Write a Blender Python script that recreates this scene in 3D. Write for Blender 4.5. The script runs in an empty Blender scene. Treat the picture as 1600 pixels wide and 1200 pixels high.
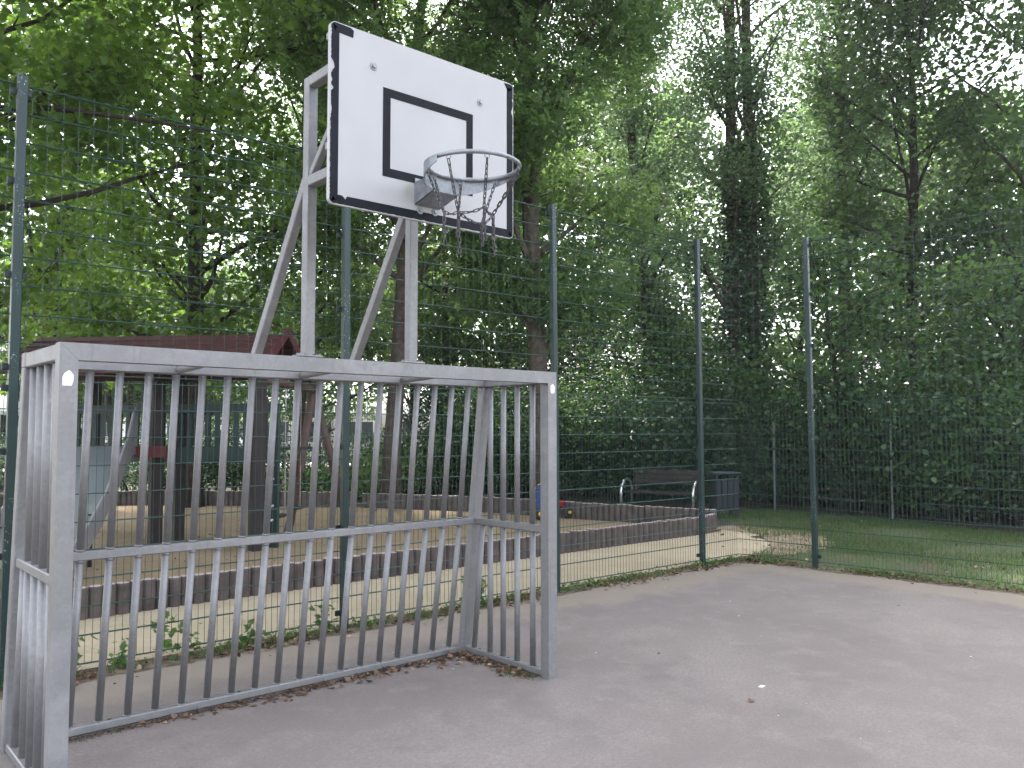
import bpy, math, random
import numpy as np
from math import sin, cos, pi, radians, sqrt, atan2
from mathutils import Vector
random.seed(7); rng = np.random.default_rng(11)
S = bpy.context.scene; COL = S.collection

# ------------------------------------------------------------------ mesh helpers
class MB:
    def __init__(s): s.v = []; s.f = []
    def add(s, vs, fs):
        o = len(s.v); s.v.extend([tuple(map(float, p)) for p in vs]); s.f.extend([tuple(i + o for i in f) for f in fs])
    def box(s, lo, hi, fr=None):
        x0, y0, z0 = lo; x1, y1, z1 = hi
        p = [(x0,y0,z0),(x1,y0,z0),(x1,y1,z0),(x0,y1,z0),(x0,y0,z1),(x1,y0,z1),(x1,y1,z1),(x0,y1,z1)]
        if fr: p = [fr(Vector(q)) for q in p]
        s.add(p, [(3,2,1,0),(4,5,6,7),(0,1,5,4),(1,2,6,5),(2,3,7,6),(3,0,4,7)])
    def bevbox(s, lo, hi, b=.006, fr=None):
        # box with chamfered long (all) edges
        x0,y0,z0 = lo; x1,y1,z1 = hi; vs = []; idx = {}
        for i, x in enumerate((x0, x1)):
            for j, y in enumerate((y0, y1)):
                for k, z in enumerate((z0, z1)):
                    sx, sy, sz = (b if i == 0 else -b), (b if j == 0 else -b), (b if k == 0 else -b)
                    for a in range(3):
                        q = [x + (sx if a != 0 else 0), y + (sy if a != 1 else 0), z + (sz if a != 2 else 0)]
                        idx[(i,j,k,a)] = len(vs); vs.append(Vector(q))
        F = []
        g = lambda i,j,k,a: idx[(i,j,k,a)]
        for i in (0,1): F.append([g(i,0,0,0), g(i,1,0,0), g(i,1,1,0), g(i,0,1,0)])
        for j in (0,1): F.append([g(0,j,0,1), g(1,j,0,1), g(1,j,1,1), g(0,j,1,1)])
        for k in (0,1): F.append([g(0,0,k,2), g(1,0,k,2), g(1,1,k,2), g(0,1,k,2)])
        for i in (0,1):
            for j in (0,1): F.append([g(i,j,0,0), g(i,j,1,0), g(i,j,1,1), g(i,j,0,1)])
            for k in (0,1): F.append([g(i,0,k,0), g(i,1,k,0), g(i,1,k,2), g(i,0,k,2)])
        for j in (0,1):
            for k in (0,1): F.append([g(0,j,k,1), g(1,j,k,1), g(1,j,k,2), g(0,j,k,2)])
        for i in (0,1):
            for j in (0,1):
                for k in (0,1): F.append([g(i,j,k,0), g(i,j,k,1), g(i,j,k,2)])
        c = Vector(((x0+x1)/2,(y0+y1)/2,(z0+z1)/2)); O = []
        for f in F:
            n = (vs[f[1]]-vs[f[0]]).cross(vs[f[2]]-vs[f[0]])
            m = sum((vs[q] for q in f), Vector())/len(f)
            O.append(tuple(f) if n.dot(m-c) > 0 else tuple(reversed(f)))
        s.add([fr(q) if fr else q for q in vs], O)
    def bar(s, a, b, w, h, up=(0,0,1), bev=0):
        a, b = Vector(a), Vector(b); L = (b-a).length; x = (b-a).normalized()
        y = Vector(up).cross(x)
        if y.length < 1e-4: y = Vector((0,1,0)).cross(x)
        y.normalize(); z = x.cross(y)
        fr = lambda q: a + x*q.x + y*q.y + z*q.z
        (s.bevbox((0,-w/2,-h/2),(L,w/2,h/2),bev,fr) if bev else s.box((0,-w/2,-h/2),(L,w/2,h/2),fr))
    def tube(s, pts, r, n=8, cap=True):
        pts = [Vector(p) for p in pts]; m = len(pts)
        rs = r if isinstance(r, (list, tuple)) else [r]*m
        vs = []; prev = None
        for i, p in enumerate(pts):
            t = (pts[min(i+1,m-1)] - pts[max(i-1,0)]).normalized()
            if prev is None:
                u = t.cross(Vector((0,0,1)))
                if u.length < .05: u = t.cross(Vector((1,0,0)))
            else: u = prev - t*prev.dot(t)
            u.normalize(); prev = u; w = t.cross(u)
            for k in range(n):
                a = 2*pi*k/n; vs.append(p + (u*cos(a) + w*sin(a))*rs[i])
        fs = [(i*n+k, i*n+(k+1)%n, (i+1)*n+(k+1)%n, (i+1)*n+k) for i in range(m-1) for k in range(n)]
        if cap: fs += [tuple(range(n-1,-1,-1)), tuple(range((m-1)*n, m*n))]
        s.add(vs, fs)
    def ring(s, fn, r, n=8, m=24):
        # closed tube around a closed curve fn(t) t in 0..1
        pts = [Vector(fn(i/m)) for i in range(m)]; vs = []; prev = None
        for i, p in enumerate(pts):
            t = (pts[(i+1)%m]-pts[i-1]).normalized()
            c = sum(pts, Vector())/m
            u = (p-c); u = (u - t*u.dot(t)).normalized(); w = t.cross(u)
            for k in range(n):
                a = 2*pi*k/n; vs.append(p + (u*cos(a)+w*sin(a))*r)
        s.add(vs, [(i*n+k, i*n+(k+1)%n, ((i+1)%m)*n+(k+1)%n, ((i+1)%m)*n+k) for i in range(m) for k in range(n)])
    def cyl(s, a, b, r, n=12): s.tube([a, b], r, n)
    def prism(s, poly, z0, z1, fr=None):
        n = len(poly); p = [Vector((x,y,z0)) for x,y in poly] + [Vector((x,y,z1)) for x,y in poly]
        if fr: p = [fr(q) for q in p]
        s.add(p, [tuple(range(n-1,-1,-1)), tuple(range(n,2*n))] + [(i,(i+1)%n,n+(i+1)%n,n+i) for i in range(n)])
    def build(s, name, m, parent=None, smooth=False):
        me = bpy.data.meshes.new(name); me.from_pydata(s.v, [], s.f); me.update()
        if smooth: me.polygons.foreach_set('use_smooth', [True]*len(me.polygons))
        me.materials.append(m)
        o = bpy.data.objects.new(name, me); COL.objects.link(o)
        if parent: attach(o, parent)
        return o
def attach(o, parent):
    o.parent = parent
    M = Vector((0,0,0)); q = parent
    while q: M += q.location; q = q.parent
    o.location = o.location - M
def thing(name, label, cat, loc=(0,0,0), group=None):
    o = bpy.data.objects.new(name, None); COL.objects.link(o); o.location = loc; o.empty_display_size = .2
    return tag(o, label, cat, group)
def tag(o, label, cat, group=None, kind=None):
    o['label'] = label; o['category'] = cat
    if group: o['group'] = group
    if kind: o['kind'] = kind
    return o
def struct(o): o['kind'] = 'structure'; return o
def np_mesh(name, V, F_sizes, F_idx, m, parent=None):
    me = bpy.data.meshes.new(name); me.vertices.add(len(V)); me.vertices.foreach_set('co', V.astype(np.float32).ravel())
    me.loops.add(len(F_idx)); me.loops.foreach_set('vertex_index', F_idx.astype(np.int32))
    st = np.concatenate([[0], np.cumsum(F_sizes)[:-1]]).astype(np.int32)
    me.polygons.add(len(F_sizes)); me.polygons.foreach_set('loop_start', st)
    me.update(calc_edges=True); me.validate(); me.materials.append(m)
    o = bpy.data.objects.new(name, me); COL.objects.link(o)
    if parent: attach(o, parent)
    return o

# ------------------------------------------------------------------ materials
def mat(name):
    m = bpy.data.materials.new(name); m.use_nodes = True; nt = m.node_tree
    return m, nt, nt.nodes['Principled BSDF']
def N(nt, t, **k):
    n = nt.nodes.new(t)
    for a, b in k.items():
        if a in n.inputs: n.inputs[a].default_value = b
        else: setattr(n, a, b)
    return n
def ramp(nt, fac, stops):
    r = nt.nodes.new('ShaderNodeValToRGB'); e = r.color_ramp.elements
    while len(e) < len(stops): e.new(.5)
    for i, (p, c) in enumerate(stops): e[i].position = p; e[i].color = (*c, 1) if len(c) == 3 else c
    nt.links.new(fac, r.inputs[0]); return r.outputs[0]
def mixc(nt, fac, a, b, mode='MIX'):
    n = nt.nodes.new('ShaderNodeMix'); n.data_type = 'RGBA'; n.blend_type = mode
    for s, x in ((n.inputs[0], fac), (n.inputs[6], a), (n.inputs[7], b)):
        if isinstance(x, (int, float)): s.default_value = x
        elif isinstance(x, tuple): s.default_value = (*x, 1)
        else: nt.links.new(x, s)
    return n.outputs[2]
def noise(nt, scale, detail=4, rough=.55, vec=None, dim='3D'):
    n = N(nt, 'ShaderNodeTexNoise'); n.inputs['Scale'].default_value = scale; n.inputs['Detail'].default_value = detail
    n.inputs['Roughness'].default_value = rough
    if vec is None:
        vec = nt.nodes.new('ShaderNodeTexCoord').outputs['Object']
    nt.links.new(vec, n.inputs['Vector']); return n.outputs['Fac']
def geo_pos(nt): return nt.nodes.new('ShaderNodeNewGeometry').outputs['Position']
def bump(nt, bsdf, h, strength=.3, dist=.01):
    b = N(nt, 'ShaderNodeBump'); b.inputs['Strength'].default_value = strength; b.inputs['Distance'].default_value = dist
    nt.links.new(h, b.inputs['Height']); nt.links.new(b.outputs[0], bsdf.inputs['Normal'])
def plain(name, c, rough=.6, metal=0., var=.25, scale=8, bmp=0, spec=.5):
    m, nt, b = mat(name); g = geo_pos(nt)
    f = noise(nt, scale, 5, .6, g)
    d = tuple(x*(1-var) for x in c); l = tuple(min(1, x*(1+var)) for x in c)
    nt.links.new(ramp(nt, f, [(.3, d), (.7, l)]), b.inputs['Base Color'])
    b.inputs['Roughness'].default_value = rough; b.inputs['Metallic'].default_value = metal
    b.inputs['Specular IOR Level'].default_value = spec
    if bmp: bump(nt, b, noise(nt, scale*6, 4, .6, g), bmp, .005)
    return m
def galv():
    m, nt, b = mat('galvanised_metal'); g = geo_pos(nt)
    v = N(nt, 'ShaderNodeTexVoronoi'); v.inputs['Scale'].default_value = 55; nt.links.new(g, v.inputs['Vector'])
    sp = nt.nodes.new('ShaderNodeSeparateColor'); nt.links.new(v.outputs['Color'], sp.inputs[0])
    a = ramp(nt, sp.outputs[0], [(0, (.215,.213,.213)), (1, (.262,.26,.260))])
    f = noise(nt, 3.5, 6, .65, g)
    c = mixc(nt, ramp(nt, f, [(.35, (0,0,0)), (.65, (1,1,1))]), a, (.225,.22,.225))
    f3 = noise(nt, 1.7, 8, .75, g)
    c = mixc(nt, ramp(nt, f3, [(.52, (0,0,0)), (.66, (.7,.7,.7))]), c, (.33,.325,.33))
    mp = N(nt, 'ShaderNodeMapping'); mp.inputs['Scale'].default_value = (30,30,1.2); nt.links.new(g, mp.inputs['Vector'])
    c = mixc(nt, ramp(nt, noise(nt, 1, 3, .6, mp.outputs[0]), [(.60, (0,0,0)), (.72, (.4,.4,.4))]), c, (.17,.16,.158))
    f2 = noise(nt, 40, 5, .7, g)
    c = mixc(nt, ramp(nt, f2, [(.68, (0,0,0)), (.78, (.6,.6,.6))]), c, (.16,.145,.135))
    nt.links.new(c, b.inputs['Base Color']); b.inputs['Metallic'].default_value = .45
    nt.links.new(ramp(nt, f, [(.3, (.42,)*3), (.7, (.62,)*3)]), b.inputs['Roughness'])
    bump(nt, b, f2, .06, .003)
    return m
GALV = galv()
RIMM = plain('weathered_rim_metal', (.27,.29,.31), .5, .5, .25, 25, .1)
CHAIN = plain('rusty_chain_metal', (.085,.082,.085), .55, .6, .35, 60)
GREEN = None
def greenpaint():
    m, nt, b = mat('dark_green_powder_coat'); g = geo_pos(nt)
    f = noise(nt, 2, 4, .6, g); c = ramp(nt, f, [(.3, (.004,.020,.019)), (.7, (.007,.029,.027))])
    ch = noise(nt, 70, 3, .7, g); big = noise(nt, 2.3, 2, .5, g)
    mlt = N(nt, 'ShaderNodeMath', operation='MULTIPLY'); nt.links.new(ramp(nt, ch, [(.62, (0,0,0)), (.66, (1,1,1))]), mlt.inputs[0]); nt.links.new(ramp(nt, big, [(.5, (0,0,0)), (.6, (1,1,1))]), mlt.inputs[1])
    c = mixc(nt, mlt.outputs[0], c, (.35,.38,.38))
    nt.links.new(c, b.inputs['Base Color']); b.inputs['Roughness'].default_value = .38
    return m
GREEN = greenpaint()
WIRE = plain('green_wire_coating', (.008,.042,.034), .4, 0, .15, 4)
CLAMP = plain('black_clamp_plastic', (.012,.018,.02), .5)
def board_white():
    m, nt, b = mat('board_white_laminate'); g = geo_pos(nt)
    f = noise(nt, 3, 5, .6, g); c = ramp(nt, f, [(.3, (.37,.365,.37)), (.7, (.41,.405,.41))])
    # moss drips under the bracket: stretched noise limited to a patch
    mp = N(nt, 'ShaderNodeMapping'); mp.inputs['Scale'].default_value = (70, 1, 7); nt.links.new(g, mp.inputs['Vector'])
    d = noise(nt, 1, 4, .6, mp.outputs[0])
    sx = nt.nodes.new('ShaderNodeSeparateXYZ'); nt.links.new(g, sx.inputs[0])
    def band(o, c0, w):
        a = N(nt, 'ShaderNodeMath', operation='SUBTRACT'); nt.links.new(o, a.inputs[0]); a.inputs[1].default_value = c0
        a2 = N(nt, 'ShaderNodeMath', operation='ABSOLUTE'); nt.links.new(a.outputs[0], a2.inputs[0])
        r = N(nt, 'ShaderNodeMapRange'); r.inputs[1].default_value = w; r.inputs[2].default_value = w*.3; nt.links.new(a2.outputs[0], r.inputs[0]); return r.outputs[0]
    q = N(nt, 'ShaderNodeMath', operation='MULTIPLY'); nt.links.new(band(sx.outputs[0], -.09, .08), q.inputs[0]); nt.links.new(band(sx.outputs[2], 2.965, .07), q.inputs[1])
    q2 = N(nt, 'ShaderNodeMath', operation='MULTIPLY'); nt.links.new(q.outputs[0], q2.inputs[0]); nt.links.new(ramp(nt, d, [(.45, (0,0,0)), (.7, (.8,.8,.8))]), q2.inputs[1])
    c = mixc(nt, q2.outputs[0], c, (.30,.31,.20))
    c = mixc(nt, ramp(nt, noise(nt, 9, 8, .8, g), [(.62, (0,0,0)), (.74, (.25,.25,.25))]), c, (.42,.41,.40))
    nt.links.new(c, b.inputs['Base Color']); b.inputs['Roughness'].default_value = .4
    return m
BOARDW = board_white()
BLACKT = plain('black_board_marking', (.009,.010,.015), .6, 0, .3, 20, 0, .15)
def asphalt():
    m, nt, b = mat('court_asphalt'); g = geo_pos(nt)
    n1 = noise(nt, .55, 6, .6, g); n2 = noise(nt, 3.2, 5, .65, g); n3 = noise(nt, 190, 2, .6, g)
    c = ramp(nt, n1, [(.32, (.172,.144,.135)), (.50, (.208,.176,.165)), (.66, (.252,.215,.201))])
    c = mixc(nt, ramp(nt, n2, [(.50, (0,0,0)), (.68, (.65,.65,.65))]), c, (.275,.238,.223))
    c = mixc(nt, ramp(nt, noise(nt, 1.3, 7, .7, g), [(.54, (0,0,0)), (.66, (.7,.7,.7))]), c, (.160,.137,.130))
    c = mixc(nt, ramp(nt, noise(nt, 38, 4, .75, g), [(.42, (.55,.55,.55)), (.56, (0,0,0))]), c, (.165,.146,.140))
    c = mixc(nt, ramp(nt, noise(nt, 60, 3, .6, g), [(.60, (0,0,0)), (.70, (.4,.4,.4))]), c, (.32,.283,.267))
    # pale spidery scuffs and cracks
    mp = N(nt, 'ShaderNodeMapping'); mp.inputs['Scale'].default_value = (1,.4,1); mp.inputs['Rotation'].default_value = (0,0,.5); nt.links.new(g, mp.inputs['Vector'])
    c = mixc(nt, ramp(nt, noise(nt, 6, 6, .75, mp.outputs[0]), [(.62, (0,0,0)), (.70, (.35,.35,.35))]), c, (.35,.315,.30))
    c = mixc(nt, ramp(nt, n3, [(.35, (.30,.30,.30)), (.62, (0,0,0))]), c, (.085,.078,.078))
    c = mixc(nt, ramp(nt, noise(nt, 120, 2, .5, g), [(.66, (0,0,0)), (.72, (.45,.45,.45))]), c, (.36,.34,.32))
    # sandy soil creeping in along both fences
    sx = nt.nodes.new('ShaderNodeSeparateXYZ'); nt.links.new(g, sx.inputs[0])
    nz = noise(nt, 2.2, 6, .7, g)
    def edge(o, lo, hi):
        r = N(nt, 'ShaderNodeMapRange'); r.inputs[1].default_value = lo; r.inputs[2].default_value = hi; nt.links.new(o, r.inputs[0]); return r.outputs[0]
    mx = N(nt, 'ShaderNodeMath', operation='MAXIMUM'); nt.links.new(edge(sx.outputs[1], 1.25, 2.1), mx.inputs[0]); nt.links.new(edge(sx.outputs[0], 6.3, 7.1), mx.inputs[1])
    ad = N(nt, 'ShaderNodeMath', operation='ADD'); nt.links.new(mx.outputs[0], ad.inputs[0]); nt.links.new(nz, ad.inputs[1])
    c = mixc(nt, ramp(nt, ad.outputs[0], [(.62, (0,0,0)), (1.25, (.8,.8,.8))]), c, (.25,.21,.17))
    nt.links.new(c, b.inputs['Base Color']); b.inputs['Roughness'].default_value = .85; b.inputs['Specular IOR Level'].default_value = .3
    bump(nt, b, n3, .5, .004); return m
def sandm(name, c0, c1, spot):
    m, nt, b = mat(name); g = geo_pos(nt)
    n1 = noise(nt, 1.2, 6, .65, g); n2 = noise(nt, 14, 5, .7, g)
    c = ramp(nt, n1, [(.3, c0), (.7, c1)])
    c = mixc(nt, ramp(nt, n2, [(.58, (0,0,0)), (.70, (.6,.6,.6))]), c, spot)
    nt.links.new(c, b.inputs['Base Color']); b.inputs['Roughness'].default_value = .95
    bump(nt, b, n2, .9, .03); return m
def soilm(name, a, bcol, ccol, scale=2.):
    m, nt, b = mat(name); g = geo_pos(nt)
    c = ramp(nt, noise(nt, scale, 7, .7, g), [(.35, a), (.5, bcol), (.66, ccol)])
    nt.links.new(c, b.inputs['Base Color']); b.inputs['Roughness'].default_value = .95
    bump(nt, b, noise(nt, 25, 5, .7, g), .8, .03); return m
def leafm(name, stops  , trans, tcol, rough=.45, spec=.35):
    m, nt, b = mat(name)
    g = nt.nodes.new('ShaderNodeNewGeometry')
    c = ramp(nt, g.outputs['Random Per Island'], stops)
    nt.links.new(c, b.inputs['Base Color']); b.inputs['Roughness'].default_value = rough; b.inputs['Specular IOR Level'].default_value = spec
    t = nt.nodes.new('ShaderNodeBsdfTranslucent')
    nt.links.new(mixc(nt, .6, c, tcol), t.inputs[0])
    mx = nt.nodes.new('ShaderNodeMixShader'); mx.inputs[0].default_value = trans
    nt.links.new(b.outputs[0], mx.inputs[1]); nt.links.new(t.outputs[0], mx.inputs[2])
    nt.links.new(mx.outputs[0], nt.nodes['Material Output'].inputs['Surface'])
    return m
L_MAPLE = leafm('maple_leaves', [(0,(.030,.065,.018)),(.5,(.045,.10,.026)),(.85,(.075,.14,.035)),(1,(.15,.19,.05))], .5, (.24,.42,.04))
L_ASH = leafm('ash_leaves', [(0,(.045,.090,.034)),(.6,(.070,.14,.048)),(1,(.12,.19,.06))], .55, (.30,.46,.13))
L_POP = leafm('poplar_leaves', [(0,(.050,.095,.048)),(.6,(.080,.145,.068)),(1,(.13,.20,.09))], .54, (.28,.42,.18), .35, .5)
L_DARK = leafm('dark_tree_leaves', [(0,(.030,.066,.026)),(.6,(.048,.102,.038)),(1,(.08,.15,.05))], .44, (.16,.28,.05))
L_SHRUB = leafm('shrub_leaves', [(0,(.015,.036,.015)),(.6,(.027,.064,.024)),(.9,(.055,.11,.036)),(1,(.16,.19,.12))], .28, (.09,.19,.03))
L_IVY = leafm('ivy_leaves', [(0,(.028,.060,.028)),(.7,(.042,.085,.038)),(1,(.07,.12,.05))], .15, (.08,.15,.03), .3, .5)
L_GRASS = leafm('grass_blades', [(0,(.038,.085,.020)),(.6,(.06,.135,.030)),(.85,(.085,.11,.035)),(1,(.19,.16,.08))], .35, (.16,.24,.05))
L_DRY = leafm('dry_leaf', [(0,(.06,.035,.025)),(.5,(.12,.07,.045)),(.85,(.20,.13,.09)),(1,(.38,.28,.19))], .1, (.3,.2,.1), .8, .2)
BARK = plain('grey_brown_bark', (.085,.068,.055), .9, 0, .45, 9, .9, .2)
DARKBARK = plain('dark_bark', (.040,.032,.027), .9, 0, .4, 9, .9, .2)
LOGM = plain('brown_palisade_log', (.098,.076,.070), .8, 0, .35, 6, .3, .3)
LOGTOP = plain('sunlit_log_top', (.36,.30,.29), .85, 0, .3, 25)  # paler colour stands in for sun on the log tops
POSTW = plain('dark_tower_timber', (.018,.012,.011), .75, 0, .4, 6, .4)
REDW = plain('red_tower_roof_boards', (.052,.014,.013), .7, 0, .25, 5, .2)
SWINGW = plain('brown_swing_timber', (.085,.045,.036), .75, 0, .35, 6, .3)
DKGREEN = plain('dark_green_railing_boards', (.010,.028,.024), .6)
STEEL = plain('stainless_slide_steel', (.30,.335,.35), .35, .5, .08, 2)
STEELD = plain('dull_slide_side_plate', (.32,.31,.33), .5, .5, .1, 5)
BENCHW = plain('dark_bench_slats', (.030,.019,.017), .6, 0, .3, 8, .2)
CHROME = plain('bright_bench_tube', (.72,.73,.74), .25, .85, .05)
BINM = plain('blue_grey_bin_panels', (.006,.009,.015), .6, 0, .2, 6)
PALEG = plain('pale_galvanised_mesh', (.13,.15,.15), .5, .3)

# ------------------------------------------------------------------ camera (solved from the goal, board and fence)
CAM = Vector((-2.5625, -4.2514, 1.7115)); FPX = 1320.7
yaw, pitch = radians(-41.2428), radians(3.0507)
FW = Vector((sin(-yaw)*cos(pitch), cos(yaw)*cos(pitch), sin(pitch))); RT = Vector((cos(yaw), sin(yaw), 0)); UP = RT.cross(FW)
cd = bpy.data.cameras.new('camera'); cam = bpy.data.objects.new('camera', cd); COL.objects.link(cam); S.camera = cam
cd.sensor_width = 36; cd.lens = FPX/1600*36; cd.clip_end = 1500; cd.clip_start = .05
from mathutils import Matrix
M = Matrix((RT, UP, -FW)).transposed().to_4x4(); M.translation = CAM; cam.matrix_world = M
def G(u, d, z=0.):
    """ground position at bearing u and distance d in front of the viewpoint"""
    p = CAM + (FW + RT*((u-800)/FPX))*d
    return Vector((p.x, p.y, z))

# ------------------------------------------------------------------ ground sheets
def sheet(name, poly, z, m):
    mb = MB(); mb.add([(x,y,z) for x,y in poly], [tuple(range(len(poly)))]); return struct(mb.build(name, m))
def jag(a, b, step, amp):
    a, b = np.array(a, float), np.array(b, float); L = np.hypot(*(b-a)); n = max(2, int(L/step)); nn = np.array([-(b-a)[1], (b-a)[0]])/L
    w = np.cumsum(rng.normal(0, amp*.4, n)); w -= np.linspace(w[0], w[-1], n)
    return [tuple(a + (b-a)*i/n + nn*(float(w[i])*.5 + rng.uniform(-amp, amp))) for i in range(n)]
sheet('ground', [(-300,-300),(300,-300),(300,300),(-300,300)], -.016, soilm('woodland_soil', (.030,.024,.016), (.052,.042,.026), (.06,.075,.028), 1.2))
ASPH = asphalt()
court = jag((-12,2.0),(6.9,2.06),.12,.035) + jag((7.0,1.75),(7.22,-1.2),.12,.035) + [(7.4,-14),(-12,-14)]
sheet('court', court, 0, ASPH)
SAND = sandm('pale_path_sand', (.39,.32,.215), (.48,.40,.28), (.24,.19,.125))
SANDB = sandm('sandbox_sand', (.22,.158,.092), (.30,.22,.13), (.115,.082,.05))
sheet('sand_path', [(-14,2.34)] + jag((-14,2.34),(8.0,2.36),.2,.04) + jag((8.0,2.36),(8.7,2.75),.12,.09) + jag((8.7,2.75),(9.9,3.8),.12,.13) + [(9.8,4.3),(-14,4.3)], -.006, SAND)
sheet('sandbox_sand', [(-9,4.15),(9.6,4.2),(8.75,7.3),(8.4,9.0),(7.0,11.7),(3.5,15.7),(-9,17.5)], .03, SANDB)
LAWN = soilm('lawn_soil', (.10,.075,.045), (.055,.075,.025), (.045,.08,.022), 1.6)
sheet('lawn', jag((7.35,2.2),(7.6,-2),.2,.03) + [(7.9,-14),(13.0,-14),(12.9,.5),(13.4,3.5),(13.45,5.6),(11.6,6.0),(10.5,4.4),(9.0,2.75)], -.008, LAWN)
sheet('soil_strip', [(-12,1.9),(-12,2.36),(7.3,2.36),(7.6,-1.2),(7.9,-14),(7.3,-14),(7.05,-1.2),(6.85,1.9)], -.004, soilm('strip_soil', (.06,.045,.03), (.13,.10,.07), (.22,.18,.13), 9))
sheet('worn_ground', jag((7.45,2.37),(8.1,2.0),.12,.07)+jag((8.1,2.0),(9.5,2.1),.12,.12)+jag((9.5,2.1),(10.7,3.6),.12,.14)+[(10.4,4.6),(9.75,4.6),(9.6,3.5),(8.7,2.75),(8.0,2.38)], -.0025, soilm('worn_sandy_soil', (.15,.115,.075), (.26,.20,.14), (.33,.26,.18), 3.5))
def P2(u, d): g = G(u, d); return (g.x, g.y)
sheet('street', [P2(-900,27), P2(900,34), P2(1200,70), P2(-1600,70)], -.008, plain('street_paving', (.30,.29,.28), .9, 0, .15, .5))

# ------------------------------------------------------------------ goal
W, H, D, d_, zm, p = 3.16, 2.11, 1.027, .785, 1.037, .08
def dep(z): return D + (d_-D)*z/H
goal = thing('football_goal', 'galvanised steel barred mini football goal on the asphalt under the basketball board', 'goal', (0,0,0))
bv = .006
def part(name, m=GALV, parent=None, fn=None, smooth=False):
    mb = MB(); fn(mb); return mb.build(name, m, parent, smooth)
for sx in (-1, 1):
    x0, x1 = sorted((sx*W/2, sx*(W/2-p)))
    part('front_post', parent=goal, fn=lambda b: b.add(*(lambda o: o)(([(x0,0,0),(x1,0,0),(x1,p,0),(x0,p,0),(x0,0,H if sx<0 else H-p),(x1,0,H-p if sx<0 else H),(x1,p,H-p if sx<0 else H),(x0,p,H if sx<0 else H-p)], [(3,2,1,0),(4,5,6,7),(0,1,5,4),(1,2,6,5),(2,3,7,6),(3,0,4,7)]))))
    # back post, leaning
    y0b, y1b = dep(0), dep(H-p)
    part('back_post', parent=goal, fn=lambda b: b.bar(((x0+x1)/2, D-p/2, .0), ((x0+x1)/2, d_-p/2-.0, H-p+.003), p, p-.006, (0,1,0), bv))
    part('top_side_rail', parent=goal, fn=lambda b: b.bevbox((x0+.003,p+.001,H-p),(x1-.003,d_-p-.001,H-.003), bv))
    part('base_side_rail', parent=goal, fn=lambda b: b.bevbox((x0+.012,p,.004),(x1-.012,D-p+.02,.05), bv))
    part('middle_side_rail', parent=goal, fn=lambda b: b.bevbox((x0+.012,p,zm-.05),(x1-.012,dep(zm)-p+.012,zm), bv))
    for y in (.205,.37,.525,.675):
        part('bar', parent=goal, smooth=True, fn=lambda b: (b.cyl(((x0+x1)/2,y,zm-.002),((x0+x1)/2,y,H-p+.002),.021,14), b.cyl(((x0+x1)/2,y,.045),((x0+x1)/2,y,zm-.047),.021,14)))
    part('bar', parent=goal, smooth=True, fn=lambda b: b.cyl(((x0+x1)/2,.865,.045),((x0+x1)/2,.765,zm-.047),.021,14))
def mitre(b):
    z0, z1 = H-p, H; g = .0012
    b.add([(-W/2+g,0,z1),(W/2-g,0,z1),(W/2-p-g,0,z0),(-W/2+p+g,0,z0),(-W/2+g,p,z1),(W/2-g,p,z1),(W/2-p-g,p,z0),(-W/2+p+g,p,z0)], [(3,2,1,0),(4,5,6,7),(0,1,5,4),(1,2,6,5),(2,3,7,6),(3,0,4,7)])
part('crossbar', parent=goal, fn=mitre)
part('top_back_rail', parent=goal, fn=lambda b: b.bevbox((-W/2,d_-p,H-p),(W/2,d_,H), bv))
part('base_back_rail', parent=goal, fn=lambda b: b.bevbox((-W/2+.06,D-p+.012,.004),(W/2-.06,D-.012,.05), bv))
for hx, hy in [(x, D-p/2) for x in (-1.04, -.27, .50, 1.24)] + [(W/2-p/2+.001, y) for y in (.18, .47, .80)]:
    part('bolt_hole', m=CLAMP, parent=goal, fn=lambda b: b.cyl((hx, hy, .0495), (hx, hy, .0515), .0115, 12))
part('middle_back_rail', parent=goal, fn=lambda b: b.bevbox((-W/2+.03,dep(zm)-p-.002,zm-.05),(W/2-.03,dep(zm)-p+.048,zm), bv))
for i in range(-1, 18):
    x = -1.2539 + .1552*i
    def f(b):
        yt, ym, yb = d_-p/2, dep(zm)-p+.023, D-p/2
        for (a, c) in (((x,yb,.045),(x,ym+.002,zm-.047)), ((x,ym,zm-.002),(x,yt,H-p+.002))):
            b.cyl(a, c, .021, 14)
            b.tube([(c[0],c[1],c[2]-.016),(c[0],c[1],c[2]-.002)], [.021,.025], 12); b.tube([(a[0],a[1],a[2]+.003),(a[0],a[1],a[2]+.016)], [.026,.021], 12)
    part('bar', parent=goal, smooth=True, fn=f)
for x in (-.788, -.012, .764):
    part('roof_brace', parent=goal, smooth=True, fn=lambda b: b.tube([(x,d_-p+.01,H-.055),(x,d_-p-.06,H-.056),(x,d_-p-.2,H-.05),(x,.3,H-.04),(x,p-.01,H-.035)], .021, 12))
WHITE = plain('torn_paper_sticker', (.72,.72,.74), .7, 0, .08, 30)
def stk(cx, cz, sc, pts): return lambda b: b.prism([(cx+q[0]*sc, -(cz+q[1]*sc)) for q in pts], 0, .0008, lambda v: Vector((v.x, -.0004-v.z, -v.y)))
part('sticker', m=WHITE, parent=goal, fn=stk(-W/2+.036, 1.945, .05, [(-.45,-.7),(.35,-.7),(.5,-.2),(.5,.3),(.25,.62),(.1,.75),(-.1,.6),(-.3,.45),(-.45,.05)]))
part('sticker', m=WHITE, parent=goal, fn=stk(W/2-.04, 1.99, .05, [(-.3,-.5),(-.1,-.65),(.4,-.5),(.5,.3),(.1,.75),(-.35,.5),(-.4,0)]))

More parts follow.
